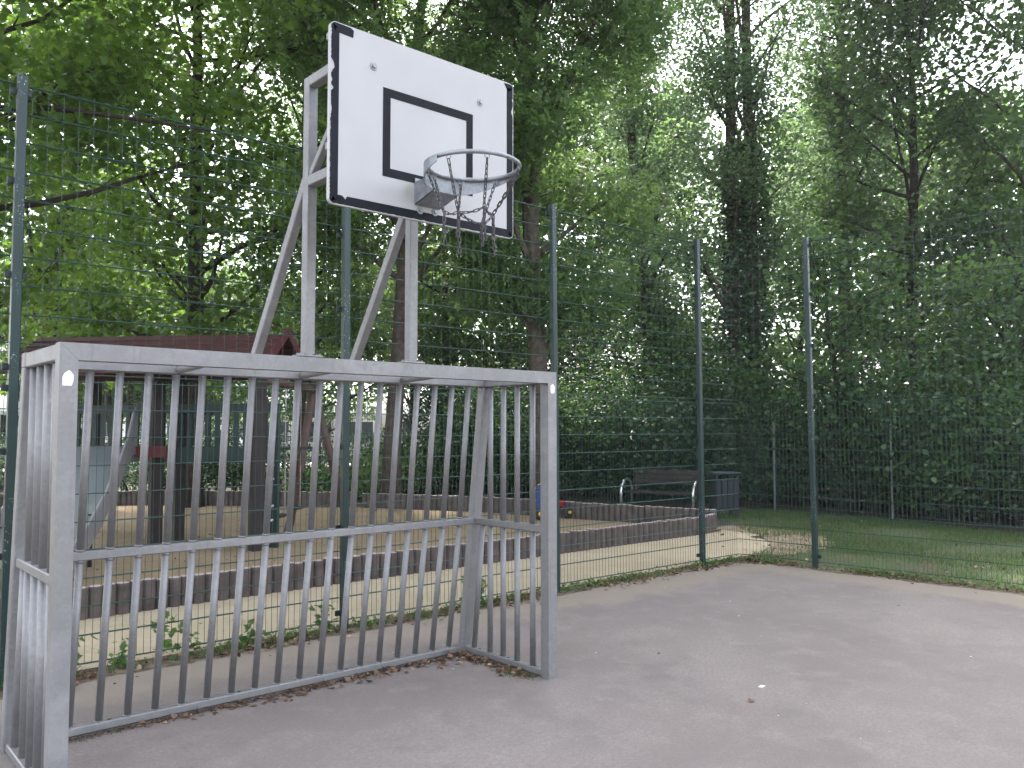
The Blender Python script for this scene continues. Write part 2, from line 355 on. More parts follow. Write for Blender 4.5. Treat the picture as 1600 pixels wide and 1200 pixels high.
# ------------------------------------------------------------------ basketball board
hoop = thing('basketball_hoop', 'white basketball backboard with black lines, steel frame and chain net above the goal', 'basketball hoop', (0,.04,H))
U = (-.319, .376); ZT = 3.70; ZL = 3.10; BY = -.626
for u in U:
    part('upright', parent=hoop, fn=lambda b: b.bevbox((u-.03,.01,H+.012),(u+.03,.07,ZT), .005))
    def fl(b):
        b.bevbox((u-.075,-.005,H+.001),(u+.075,.085,H+.012), .003)
        for q in (-.058,.058): b.cyl((u+q,.04,H+.012),(u+q,.04,H+.022),.009,6); b.cyl((u+q,.012,H+.012),(u+q,.012,H+.021),.009,6)
        b.tube([(u,.04,H+.012),(u,.04,H+.02)], [.046,.04], 4)
    part('foot_plate', parent=hoop, fn=fl)
    part('upper_arm', parent=hoop, fn=lambda b: b.bevbox((u-.03,BY+.055,ZT-.06),(u+.03,.01,ZT), .005))
    part('lower_arm', parent=hoop, fn=lambda b: b.bevbox((u-.03,BY+.055,ZL-.03),(u+.03,.01,ZL+.03), .005))
    part('arm_brace', parent=hoop, fn=lambda b: b.bar((u,.015,ZL+.03),(u,BY+.12,ZT-.06), .04, .04, (1,0,0), .004))
    part('rear_brace', parent=hoop, fn=lambda b: b.bar((u,.06,ZL+.02),(u,d_-.04,H+.0), .05, .06, (0,1,0), .005))
for z in (ZT-.05, ZL): part('cross_tube', parent=hoop, fn=lambda b: b.bevbox((-.56,BY+.02,z-.02),(.62,BY+.055,z+.02), .004))
BX0, BX1, BZ0, BZ1 = -.567, .625, 2.8055, 3.716
def rr(x0, x1, z0, z1, r, n=5):
    out = []
    for cx, cz, a0 in ((x1-r,z0+r,-90),(x1-r,z1-r,0),(x0+r,z1-r,90),(x0+r,z0+r,180)):
        for k in range(n+1): a = radians(a0+90*k/n); out.append((cx+r*cos(a), cz+r*sin(a)))
    return out
fy = lambda y0: (lambda v: Vector((v.x, y0 - v.z, v.y)))
bo = MB(); bo.prism(rr(BX0,BX1,BZ0,BZ1,.03), -.02, 0, fy(BY)); board = bo.build('backboard', BOARDW, hoop)
# border markings: left, bottom, right; the top has peeled off except for stubs. Ragged outer edge.
def strip_poly(pts_in, pts_out): return pts_in + pts_out[::-1]
def ragged(a, b, n, base, amp, axis, chunks=()):
    out = []
    for i in range(n+1):
        t = i/n; q = a+(b-a)*t; o = base + (amp*max(0, rng.normal(.25,.5)) if amp else 0)
        for c0, c1, dd in chunks:
            if c0 <= q <= c1: o += dd
        out.append((o, q) if axis == 'z' else (q, o))
    return out
e = .004; t5 = .050
mb = MB()
def quadstrip(b, inn, out, flip=False):
    n = len(inn)
    for i in range(n-1):
        P = [inn[i], inn[i+1], out[i+1], out[i]]
        vs = [(x, BY-.0012, z) for x, z in P]
        nrm = (P[1][0]-P[0][0])*(P[2][1]-P[0][1])-(P[1][1]-P[0][1])*(P[2][0]-P[0][0])
        if nrm < 0: vs = vs[::-1]
        b.add(vs, [(0,1,2,3)])
n = 110
zi = [BZ0+.03+(BZ1-.03-BZ0-.03)*i/n for i in range(n+1)]
wl = np.abs(rng.normal(0, .0022, n+1))
def bite(z, lst): return sum(dd*max(0, 1-abs(z-c)/w) for c, w, dd in lst)
quadstrip(mb, [(BX0+t5, z) for z in zi], [(BX0+e+wl[i]+bite(zi[i], [(3.49,.04,.02),(3.38,.02,.012),(3.28,.05,.006),(3.42,.015,.008)]), zi[i]) for i in range(n+1)])
wr = np.abs(rng.normal(0, .001, n+1))
quadstrip(mb, [(BX1-t5, z) for z in zi], [(BX1-e-wr[i]-bite(zi[i], [(3.55,.03,.012),(3.62,.01,.006)]), zi[i]) for i in range(n+1)])
xi = [BX0+.03+(BX1-BX0-.06)*i/n for i in range(n+1)]
wb = np.abs(rng.normal(0, .0014, n+1))
quadstrip(mb, [(x, BZ0+t5 + (bite(x, [(BX0+.09,.012,-.02)]))) for x in xi], [(xi[i], BZ0+e+wb[i]) for i in range(n+1)])
for cx, sg, cz, sz in ((BX0,1,BZ0,1),(BX1,-1,BZ0,1),(BX0,1,BZ1,-1),(BX1,-1,BZ1,-1)):
    arc = [(cx+sg*(.03-.026*cos(a)), cz+sz*(.03-.026*sin(a))) for a in np.linspace(0, pi/2, 7)]
    poly = [(cx+sg*e, cz+sz*.03)] + arc + [(cx+sg*.03, cz+sz*t5), (cx+sg*t5, cz+sz*.03)]
    c = (cx+sg*.03, cz+sz*.03)
    pts = [(cx+sg*t5, cz+sz*.03), (cx+sg*.03, cz+sz*t5)]
    mb2 = [(x, BY-.0017, z) for x, z in arc + [(cx+sg*.03, cz+sz*t5), (cx+sg*t5, cz+sz*t5), (cx+sg*t5, cz+sz*.03)]]
    ar = sum(mb2[i][0]*mb2[(i+1)%len(mb2)][2]-mb2[(i+1)%len(mb2)][0]*mb2[i][2] for i in range(len(mb2)))
    if ar < 0: mb2 = mb2[::-1]
    if not (cx == BX1 and sz == -1): mb.add(mb2, [tuple(range(len(mb2)))])
# stubs of the peeled top border
mb.add([(x, BY-.0012, z) for x, z in [(BX0+.03,BZ1-t5),(BX0+.128,BZ1-t5-.004),(BX0+.131,BZ1-.016),(BX0+.112,BZ1-.006),(BX0+.03,BZ1-e)]], [(0,1,2,3,4)])
mb.add([(x, BY-.0012, z) for x, z in [(BX1-.04,BZ1-.052),(BX1-.004,BZ1-.03),(BX1-.008,BZ1-.012),(BX1-.03,BZ1-.005),(BX1-.072,BZ1-.010)]], [(0,1,2,3,4)])
mb.build('border_line', BLACKT, board)
mb = MB()
sx0, sx1, sz0, sz1, t = -.262, .325, 3.0, 3.462, .046
for x0, x1, z0, z1 in ((sx0,sx0+t,sz0,sz1),(sx1-t,sx1,sz0,sz1),(sx0+t,sx1-t,sz1-t,sz1),(sx0+t,sx1-t,sz0,sz0+t)):
    mb.add([(x0,BY-.0012,z0),(x1,BY-.0012,z0),(x1,BY-.0012,z1),(x0,BY-.0012,z1)], [(0,1,2,3)])
mb.build('target_square', BLACKT, board)
for bx, bz in ((-.32,3.552),(.377,3.545),(-.028,2.862),(.068,2.868)):
    part('bolt', m=RIMM, parent=board, fn=lambda b: (b.tube([(bx,BY,bz),(bx,BY-.004,bz)], [.022,.020], 16), b.cyl((bx,BY-.004,bz),(bx,BY-.014,bz),.011,6)))
# rim
RC = Vector((.01, -1.028, 3.01)); RR = .228
rim = part('rim', m=RIMM, parent=hoop, smooth=True, fn=lambda b: b.ring(lambda t: (RC.x+RR*cos(2*pi*t), RC.y+RR*sin(2*pi*t), RC.z), .0105, 10, 64))
def bracket(b):
    # back plate on the board, two tapering side plates, sloping bottom plate
    x0, x1 = -.065, .095; y0 = BY-.002; zt = RC.z-.004; zb = 2.885
    b.box((x0,y0-.006,zb),(x1,y0,zt+.02))
    yf = RC.y+RR+.004; zf = RC.z-.085
    th = .005
    for x in (x0, x1-th): b.add([(x,y0-.006,zb),(x+th,y0-.006,zb),(x+th,yf,zf),(x,yf,zf),(x,y0-.006,zt),(x+th,y0-.006,zt),(x+th,yf,zt),(x,yf,zt)], [(3,2,1,0),(4,5,6,7),(0,1,5,4),(1,2,6,5),(2,3,7,6),(3,0,4,7)])
    b.add([(x0,y0-.006,zb),(x1,y0-.006,zb),(x1,yf,zf),(x0,yf,zf),(x0,y0-.006,zb+.005),(x1,y0-.006,zb+.005),(x1,yf,zf+.005),(x0,yf,zf+.005)], [(3,2,1,0),(4,5,6,7),(0,1,5,4),(1,2,6,5),(2,3,7,6),(3,0,4,7)])
part('bracket', m=RIMM, parent=rim, fn=bracket)
def band(b):
    n = 40; vs = []
    for i in range(n+1):
        a = radians(-8 + (194)*i/n)
        tt = i/n
        hgt = .012 + .068*min(1, max(0, (a-radians(-8))/radians(70)))
        hgt = min(hgt, .030+max(0, radians(186)-a)/radians(40)*.05)
        for r in (RR+.013, RR+.018):
            for z in (RC.z+.004, RC.z-hgt): vs.append((RC.x+r*cos(a), RC.y+r*sin(a), z))
    fs = []
    for i in range(n):
        q = 4*i
        for s_ in ((0,1,5,4),(3,2,6,7),(2,0,4,6),(1,3,7,5)): fs.append(tuple(q+k for k in s_))
    fs += [(0,2,3,1),(4*n,4*n+1,4*n+3,4*n+2)]
    b.add(vs, fs)
part('support_band', m=RIMM, parent=rim, fn=band)
hang = [22, 68, 112, 136, 200, 248, 312, 332]
for a in hang:
    a = radians(a); hc = RC + Vector((cos(a),sin(a),0))*(RR-.002) + Vector((0,0,-.016)); ht = Vector((-sin(a),cos(a),0))
    part('net_hook', m=RIMM, parent=rim, fn=lambda b: b.ring(lambda q: hc + ht*.012*cos(2*pi*q) + Vector((0,0,.010))*sin(2*pi*q), .0028, 6, 12))
net = thing('chain_net', '', ''); del net['label']; del net['category']; attach(net, hoop)
def links(b, a, c, sag=0.):
    a, c = Vector(a), Vector(c); L = (c-a).length; pitch = .0262; n = max(1, round(L/pitch)); tw = random.random()*3
    for i in range(n):
        t0, t1 = i/n, (i+1)/n
        q0 = a.lerp(c, t0)-Vector((0,0,sag*4*t0*(1-t0))); q1 = a.lerp(c, t1)-Vector((0,0,sag*4*t1*(1-t1)))
        mid = (q0+q1)/2; x = (q1-q0).normalized(); u = x.cross(Vector((.3,.2,.9))).normalized(); w = x.cross(u)
        an = tw + (i%2)*pi/2 + random.uniform(-.25,.25); y = u*cos(an)+w*sin(an)
        hl = .0172; hw = .0062
        def fn(t, mid=mid, x=x, y=y):
            q = 2*pi*t; cx, sy = cos(q), sin(q)
            return mid + x*(hl-hw)*(1 if cx > 0 else -1)*min(1, abs(cx)*2.2) + x*hw*cx + y*hw*(1 if sy > 0 else -1)*abs(sy)**.6
        b.ring(fn, .0026, 5, 12)
hk = [RC + Vector((cos(radians(a)),sin(radians(a)),0))*(RR-.002) + Vector((0,0,-.028)) for a in hang]
kn = [Vector((-.165,-1.02,2.755)), Vector((-.085,-1.03,2.765)), Vector((.035,-1.08,2.80)), Vector((.16,-1.0,2.80)), Vector((.10,-.98,2.745))]
conn = [(3,0),(2,0),(4,1),(1,1),(5,2),(0,4),(6,3),(7,3)]
for h, k in conn: part('chain', m=CHAIN, parent=net, fn=lambda b: links(b, hk[h], kn[k], .004))
for a, c in ((0,1),(1,2),(2,3),(3,4),(4,1)): part('chain', m=CHAIN, parent=net, fn=lambda b: links(b, kn[a], kn[c], .012))
for k, L in ((0,.16),(1,.20),(2,.16),(3,.21),(4,.11)):
    part('chain', m=CHAIN, parent=net, fn=lambda b: (links(b, kn[k], kn[k]+Vector((.01,0,-L))), links(b, kn[k]+Vector((.012,.01,0)), kn[k]+Vector((.006,.012,-L*.6)))))

# ------------------------------------------------------------------ fence
LEN1 = 7.13; K = Vector((7.13, 2.215, 0)); DIR2 = Vector((.105,-.9945,0))
def F(s, z, off=0.):
    # fence plane, slightly out of plumb; off = towards the outside
    if s <= LEN1: b = Vector((s, 2.238-.0031*s+off, 0))
    else: b = K + DIR2*(s-LEN1) + Vector((off*.9945, off*.105, 0))
    k = min(1, max(0, (s+1.34)/5)); zz = z/4.1
    if s <= LEN1: b += Vector((-.05*k*zz, 0, 0))
    else: b += Vector((-.045*zz, .03*zz*min(1,(s-LEN1)), 0))
    b.z = z+.01; return b
posts = [-3.88, -1.34, 1.205, 3.745, 6.29, 8.13, 10.67, 13.2, 15.7]
fence = thing('mesh_fence', 'tall dark green double-wire mesh fence with square posts bordering the court', 'fence', (7.13,2.215,0))
for i, s in enumerate(posts):
    def fp(b):
        w = .031
        dirs = (Vector((1,0,0)), Vector((0,1,0))) if s <= LEN1 else (DIR2, Vector((.9945,.105,0)))
        vs = []
        for z in (-.06, 4.12):
            c = F(s, z)
            for a, q in ((-1,-1),(1,-1),(1,1),(-1,1)):
                for m1, m2 in ((a*w, q*(w-.006)), (a*(w-.006), q*w)) if a*q > 0 else ((a*(w-.006), q*w), (a*w, q*(w-.006))): vs.append(c + dirs[0]*m1 + dirs[1]*m2)
        b.add(vs, [tuple(range(7,-1,-1)), tuple(range(8,16))] + [(k,(k+1)%8,8+(k+1)%8,8+k) for k in range(8)])
    pst = part('fence_post', m=GREEN, parent=fence, fn=fp)
    for z in (.12, .85, 1.55, 1.98, 2.12, 2.75, 3.4, 4.02):
        part('clamp', m=CLAMP, parent=pst, fn=lambda b: b.bar(F(s-.065, z, .038), F(s+.065, z, .038), .022, .045, (0,0,1), .004))
for i in range(len(posts)-1):
    a, c = posts[i]+.034, posts[i+1]-.034
    mid = [LEN1] if a < LEN1 < c else []
    def panel(b, z0, n, sp, zstep, rw):
        zs = [z0 + zstep*k for k in range(n)]
        for z in zs:
            for o in (.026, .042):
                for q0, q1 in zip([a]+mid, mid+[c]): b.tube([F(q0,z,o), F(q1,z,o)], .0042, 6, False)
        k = int((c-a)/sp); st = (c-a-(k)*sp)/2
        for j in range(k+1):
            s_ = a + st + j*sp; b.tube([F(s_, zs[0]-.005, .034), F(s_, zs[-1]+.022, .034)], rw*.88, 5, False)
    part('lower_panel', m=WIRE, parent=fence, fn=lambda b: panel(b, .055, 11, .05, .198, .0024))
    part('upper_panel', m=WIRE, parent=fence, fn=lambda b: panel(b, 2.085, 11, .10, .1985, .0018))

# ------------------------------------------------------------------ palisades
def log_mesh(seed):
    r0 = random.Random(seed); b = MB(); n = 12; prof = [(-.1,.0625),(.255,.0625),(.276,.056),(.28,.044)]
    vs = []; ph = r0.random()*6
    for z, r in prof:
        for k in range(n):
            a = 2*pi*k/n + ph; rr_ = r*(1+.03*sin(2*a+ph)); vs.append((rr_*cos(a), rr_*sin(a), z))
    b.add(vs, [(i*n+k, i*n+(k+1)%n, (i+1)*n+(k+1)%n, (i+1)*n+k) for i in range(3) for k in range(n)] + [tuple(range(3*n,4*n))])
    me = bpy.data.meshes.new('log'); me.from_pydata(b.v, [], b.f); me.materials.append(LOGM); me.materials.append(LOGTOP)
    for pl in me.polygons:
        if pl.index >= 2*n: pl.material_index = 1
    me.update(); return me
LOGS = [log_mesh(i) for i in range(6)]
def palisade(label, pts, hs=1.0, step=.12):
    pts = [Vector((*q, 0)) for q in pts]; t = thing('log_palisade', label, 'log edging', pts[0], 'log palisades round the sandbox')
    carry = 0; i0 = 0
    for a, b in zip(pts, pts[1:]):
        L = (b-a).length; q = carry
        while q < L:
            c = a + (b-a)*(q/L); o = bpy.data.objects.new('log', random.choice(LOGS)); COL.objects.link(o)
            n_ = Vector((-(b-a).y,(b-a).x,0)).normalized()*random.uniform(-.006,.006)
            o.location = c - pts[0] + n_; o.location.z = random.uniform(-.008,.008); o.parent = t; o.rotation_euler = (random.uniform(-.015,.015),random.uniform(-.02,.02),random.random()*6)
            o.scale = (1,1,hs); q += step; i0 += 1
        carry = q-L
    return t
palisade('long brown log edging of the sandbox nearest the green fence', [(-1.95,4.13),(2.4,4.2),(5.6,4.19),(9.0,4.2),(9.5,4.32)])
palisade('brown log edging on the right side of the sandbox by the bench', [(9.62,4.42),(9.4,5.2),(8.85,7.3),(8.5,9.0),(7.1,11.7)], 1.2)
palisade('brown log edging at the far end of the sandbox behind the tower', [(6.95,11.85),(5.3,13.8),(3.5,15.5),(.2,16.6)], 1.25)

# ------------------------------------------------------------------ play tower, slide, swing
tw = thing('play_tower', 'dark timber climbing tower with a red boarded roof in the sandbox', 'play tower', G(300,12.8))
def tpost(u, d, w, h, m=POSTW):
    g = G(u, d); part('tower_post', m=m, parent=tw, fn=lambda b: b.bevbox((g.x-w/2,g.y-w/2,-.05),(g.x+w/2,g.y+w/2,h), .015))
tpost(247,12.5,.17,2.75); tpost(283,12.95,.15,2.7); tpost(404,11.85,.18,2.7); tpost(150,14.0,.16,2.6)
A0, A1 = G(60,13.0), G(446,12.5)
ax = (A1-A0).normalized(); nx = Vector((-ax.y, ax.x, 0))
def roof(b, sg):
    for k in range(7):
        f0, f1 = k/7, (k+1)/7 + .012
        q = lambda f, lift: (nx*sg*.95*f) + Vector((0,0,3.12-.62*f+lift))
        vs = []
        for e_ in (A0, A1):
            vs += [e_+q(f0,.0), e_+q(f1,.02), e_+q(f1,-.0), e_+q(f0,-.02)]
        b.add(vs, [(3,2,1,0),(4,5,6,7),(0,1,5,4),(1,2,6,5),(2,3,7,6),(3,0,4,7)])
part('roof_slope', m=REDW, parent=tw, fn=lambda b: roof(b, 1)); part('roof_slope', m=REDW, parent=tw, fn=lambda b: roof(b, -1))
REDD = plain('dark_red_bargeboard', (.07,.012,.014), .7)
def barge(b):
    for sg in (1,-1):
        b.bar(A1+ax*.03+Vector((0,0,3.15)), A1+ax*.03+nx*sg*1.0+Vector((0,0,2.48)), .03, .13)
part('bargeboard', m=REDD, parent=tw, fn=barge)
D0, D1 = G(105,13.6), G(438,12.3)
dx = (D1-D0).normalized(); dn = Vector((-dx.y, dx.x, 0))
part('deck', m=DKGREEN, parent=tw, fn=lambda b: (b.bar(D0+Vector((0,0,1.32)), D1+Vector((0,0,1.32)), .06, .22), b.bar(D0+dn*.5+Vector((0,0,1.42)), D1+dn*.5+Vector((0,0,1.42)), 1.0, .04)))
REDB = plain('dull_red_beam', (.10,.02,.02), .7)
q0, q1 = G(205,12.35), G(262,12.35)
part('red_beam', m=REDB, parent=tw, fn=lambda b: b.bar(q0+Vector((0,0,1.38)), q1+Vector((0,0,1.38)), .05, .16))
part('handrail', m=DKGREEN, parent=tw, fn=lambda b: b.bar(D0+Vector((0,0,2.02)), D1+Vector((0,0,2.02)), .05, .13))
nsl = 24
for k in range(nsl):
    c = D0.lerp(D1, (k+.5)/nsl)
    part('baluster', m=DKGREEN, parent=tw, fn=lambda b: b.bar(c+Vector((0,0,1.43)), c+Vector((0,0,1.96)), .085, .025, dn))
# climbing plank with holds
g = G(431,12.15)
cp = part('climbing_plank', m=DKGREEN, parent=tw, fn=lambda b: b.bar(g+Vector((0,0,0)), g+Vector((0,0,2.0)), .15, .06, dn, .008))
for z in (.22,.42,.62,1.0,1.2,1.45,1.7):
    part('climbing_hold', m=CHROME, parent=cp, fn=lambda b: b.tube([g-dn*.02+Vector((-.03,-.03,z)), g-dn*.10+Vector((-.03,-.03,z))], [.03,.02], 8))
# slide
sl = thing('slide', 'wide stainless steel slide running down from the timber tower', 'slide', G(150,10.5))
R0, R1 = G(216,12.4), G(112,8.9)
sd = (R1-R0); sd.z = 0; Ls = sd.length; sd.normalize(); sn = Vector((sd.y,-sd.x,0))
prof = [(-.05,1.46),(.25,1.44),(.6,1.28),(1.2,.98),(1.9,.66),(2.6,.42),(3.1,.31),(3.45,.28)]
prof = [(a*Ls/3.45, z) for a, z in prof]
def bed(b):
    vs = []
    for a, z in prof:
        for w_, dz in ((.02,0),(.02,-.03),(1.02,0),(1.02,-.03)): vs.append(R0 + sd*a + sn*w_ + Vector((0,0,z+dz)))
    fs = []
    for i in range(len(prof)-1):
        q = 4*i; fs += [(q,q+2,q+6,q+4),(q+1,q+5,q+7,q+3)]
    b.add(vs, fs)
part('slide_bed', m=STEEL, parent=sl, fn=bed)
def side(b, w0):
    vs = []
    n = len(prof)
    hts = [.60,.50,.30,.24,.22,.2,.18,.12]
    for (a, z), h in zip(prof, hts):
        for w_ in (w0, w0+.012):
            for dz in (-.10, h): vs.append(R0 + sd*a + sn*w_ + Vector((0,0,z+dz)))
    fs = []
    for i in range(n-1):
        q = 4*i
        for s_ in ((0,1,5,4),(3,2,6,7),(2,0,4,6),(1,3,7,5)): fs.append(tuple(q+k for k in s_))
    fs += [(0,2,3,1),(4*n-4,4*n-3,4*n-1,4*n-2)]
    b.add(vs, fs)
    b.tube([R0 + sd*a + sn*(w0+.006) + Vector((0,0,z+h)) for (a, z), h in zip(prof, hts)], .018, 8)
for w0 in (0, 1.03): part('slide_side', m=STEELD, parent=sl, fn=lambda b: side(b, w0))
for a, z in ((Ls*.55,.7),(Ls*.95,.27)):
    part('slide_leg', m=POSTW, parent=sl, fn=lambda b: [b.cyl(R0+sd*a+sn*w_+Vector((0,0,-.05)), R0+sd*a+sn*w_+Vector((0,0,z-.03)), .03, 8) for w_ in (.15,.9)])
# swing
sw = thing('swing', 'brown timber swing with an a-frame leg and black seats on chains', 'swing', G(460,13.6))
B0, B1 = G(408,11.95,2.42), G(490,14.2,2.36)
part('swing_beam', m=SWINGW, parent=sw, smooth=True, fn=lambda b: b.cyl(B0, B1+(B1-B0).normalized()*.1, .065, 14))
for u, d in ((452,13.75),(549,14.6)):
    part('swing_leg', m=SWINGW, parent=sw, smooth=True, fn=lambda b: b.cyl(G(u,d,-.05), B1+Vector((0,0,.02)), .068, 14))
RUB = plain('black_rubber', (.015,.015,.016), .6)
def swing_seat(t, zz):
    c = B0.lerp(B1, t); dv = (B1-B0).normalized(); dv.z = 0; pr = Vector((-dv.y,dv.x,0))
    st = part('swing_seat', m=RUB, parent=sw, fn=lambda b: b.bevbox((-.2,-.08,-.02),(.2,.08,.015), .01, lambda q: Vector((c.x,c.y,zz)) + dv*q.x + pr*q.y + Vector((0,0,q.z))))
    for s_ in (-.19,.19):
        part('swing_chain', m=CHROME, parent=sw, fn=lambda b: links_far(b, Vector((c.x,c.y,zz))+dv*s_, Vector((c.x,c.y,c.z-.05))+dv*s_*.9))
def links_far(b, a, c):
    n = int((c-a).length/.035)
    for i in range(n):
        q0, q1 = a.lerp(c, i/n), a.lerp(c, (i+1.1)/n); o = Vector((.006,0,0)) if i%2 else Vector((0,.006,0))
        b.tube([q0+o, q1+o], .003, 4); b.tube([q0-o, q1-o], .003, 4)
swing_seat(.66, .47); swing_seat(.36, .42)

# ------------------------------------------------------------------ toy trike
g = G(860,15.9,.03); trk = thing('toy_tricycle', 'red and blue toy tricycle with yellow handlebar and hubs in the sandbox', 'tricycle', g)
dv = (G(890,16.2)-G(842,15.6)); dv.z = 0; dv.normalize(); pv = Vector((-dv.y,dv.x,0))
T = lambda x, y, z: g + dv*x*1.12 + pv*y*1.12 + Vector((0,0,z*1.12))
REDP = plain('red_toy_plastic', (.42,.02,.03), .35, 0, .1); BLUEP = plain('blue_toy_plastic', (.02,.05,.22), .35, 0, .1); YELP = plain('yellow_toy_plastic', (.72,.42,.04), .35, 0, .1)
part('toy_frame', m=REDP, parent=trk, smooth=True, fn=lambda b: (b.tube([T(-.22,0,.42),T(-.12,0,.26),T(.05,0,.22),T(.22,0,.24),T(.30,0,.17)], [.03,.035,.04,.04,.03], 10)))
part('toy_seat', m=REDP, parent=trk, fn=lambda b: b.bevbox((.02,-.09,.25),(.26,.09,.30), .02, lambda q: T(q.x,q.y,q.z)))
part('toy_fork', m=BLUEP, parent=trk, fn=lambda b: (b.bevbox((-.31,-.05,.18),(-.22,.05,.58), .015, lambda q: T(q.x,q.y,q.z)), b.bar(T(-.265,-.045,.2),T(-.29,-.045,.1),.03,.03), b.bar(T(-.265,.045,.2),T(-.29,.045,.1),.03,.03)))
part('toy_handlebar', m=YELP, parent=trk, smooth=True, fn=lambda b: (b.tube([T(-.19,-.17,.50),T(-.22,-.08,.57),T(-.24,0,.60),T(-.22,.08,.57),T(-.19,.17,.50)], .018, 8), b.tube([T(-.22,-.06,.58),T(-.20,-.09,.42),T(-.23,-.06,.36)], [.02,.018,.035], 8)))
for x, y in ((-.29,0),(.28,-.14),(.28,.14)):
    w_ = part('toy_wheel', m=RUB, parent=trk, fn=lambda b: b.tube([T(x,y-.028,.11),T(x,y-.02,.11),T(x,y+.02,.11),T(x,y+.028,.11)], [.085,.11,.11,.085], 20))
    part('toy_hub', m=YELP, parent=w_, fn=lambda b: b.tube([T(x,y-.05,.11),T(x,y+.05,.11)], .03 if y else .045, 10))

# ------------------------------------------------------------------ bench and bin
A = Vector((11.86,8.45,-.07)); Bp = Vector((12.35,6.85,-.07)); bd = (Bp-A).normalized(); bn = Vector((-bd.y, bd.x, 0))
bench = thing('park_bench', 'dark slatted park bench with bright curved steel tube ends', 'bench', A)
for c in (A, Bp):
    part('arched_end', m=CHROME, parent=bench, smooth=True, fn=lambda b: b.tube([c-bn*.06+Vector((0,0,-.03)), c-bn*.06+Vector((0,0,.36))] + [c + bn*(.24-.30*cos(a)) + Vector((0,0,.36+.29*sin(a))) for a in np.linspace(.2,pi-.2,12)] + [c+bn*.54+Vector((0,0,.36)), c+bn*.54+Vector((0,0,-.03))], .03, 10))
e0, e1 = A+bd*.04, Bp-bd*.04
part('seat', m=BENCHW, parent=bench, fn=lambda b: [b.bar(e0+bn*q+Vector((0,0,.38)), e1+bn*q+Vector((0,0,.38)), .085, .04) for q in (.06,.16,.26,.36,.46)])
part('backrest', m=BENCHW, parent=bench, fn=lambda b: [b.bar(e0+bn*(.52+.03*k)+Vector((0,0,.60+.11*k)), e1+bn*(.52+.03*k)+Vector((0,0,.60+.11*k)), .03, .10) for k in range(3)])
for c in (A+bd*.12, Bp-bd*.12):
    part('back_support', m=BENCHW, parent=bench, fn=lambda b: b.bar(c+bn*.49+Vector((0,0,.36)), c+bn*.60+Vector((0,0,.88)), .04, .03))
c0 = Vector((11.5,5.5,0)); binr = thing('litter_bin', 'square blue-grey litter bin on corner legs at the edge of the lawn', 'bin', c0)
bx_ = Vector((.80,-.60,0)); by_ = Vector((.60,.80,0)); TB = lambda q: c0 + bx_*q.x + by_*q.y + Vector((0,0,q.z))
part('bin_body', m=BINM, parent=binr, fn=lambda b: [b.bevbox((-.23+.115*k+.004,-.21,.17),(-.23+.115*(k+1)-.004,.21,.72), .006, TB) for k in range(4)] + [b.bevbox((-.245,-.19+.095*k,.17),(-.232,-.10+.095*k,.72), .003, TB) for k in range(4)])
for x in (-.2,.2):
    for y in (-.19,.19): part('bin_leg', m=BINM, parent=binr, fn=lambda b: b.box((x-.035,y-.03,-.02),(x+.035,y+.03,.17), TB))
part('bin_frame', m=CLAMP, parent=binr, fn=lambda b: [b.box((x-.02,y-.02,.72),(x+.02,y+.02,.84), TB) for x in (-.2,.2) for y in (-.18,.18)] + [b.box((-.18,-.16,.715),(.18,.16,.725), TB)])
BINLID = plain('grey_blue_bin_lid', (.02,.03,.042), .5)
part('bin_lid', m=BINLID, parent=binr, fn=lambda b: b.bevbox((-.27,-.25,.84),(.27,.25,.875), .012, TB))
# far low mesh fence behind the lawn
FF = [Vector((x,y,0)) for x,y in ((11.5,12.5),(14.1,8.8),(13.55,5.65),(13.45,3.1),(12.95,.4),(12.9,-2.3),(12.9,-5))]
ff = thing('boundary_fence', 'weathered chest-high wire mesh fence half swallowed by shrubs beyond the lawn', 'fence', FF[2])
for q in FF: part('fence_post', m=PALEG, parent=ff, fn=lambda b: b.cyl(q+Vector((0,0,-.05)), q+Vector((0,0,1.88)), .024, 8))
for a, c in zip(FF, FF[1:]):
    def fpn(b):
        L = (c-a).length
        for z in np.arange(.1, 1.85, .2): b.tube([a+Vector((0,0,z)), c+Vector((0,0,z))], .003, 4, False)
        for k in range(int(L/.1)): q = a.lerp(c, k*.1/L); b.tube([q+Vector((0,0,.08)), q+Vector((0,0,1.82))], .0022, 4, False)
    part('mesh_panel', m=PALEG, parent=ff, fn=fpn)

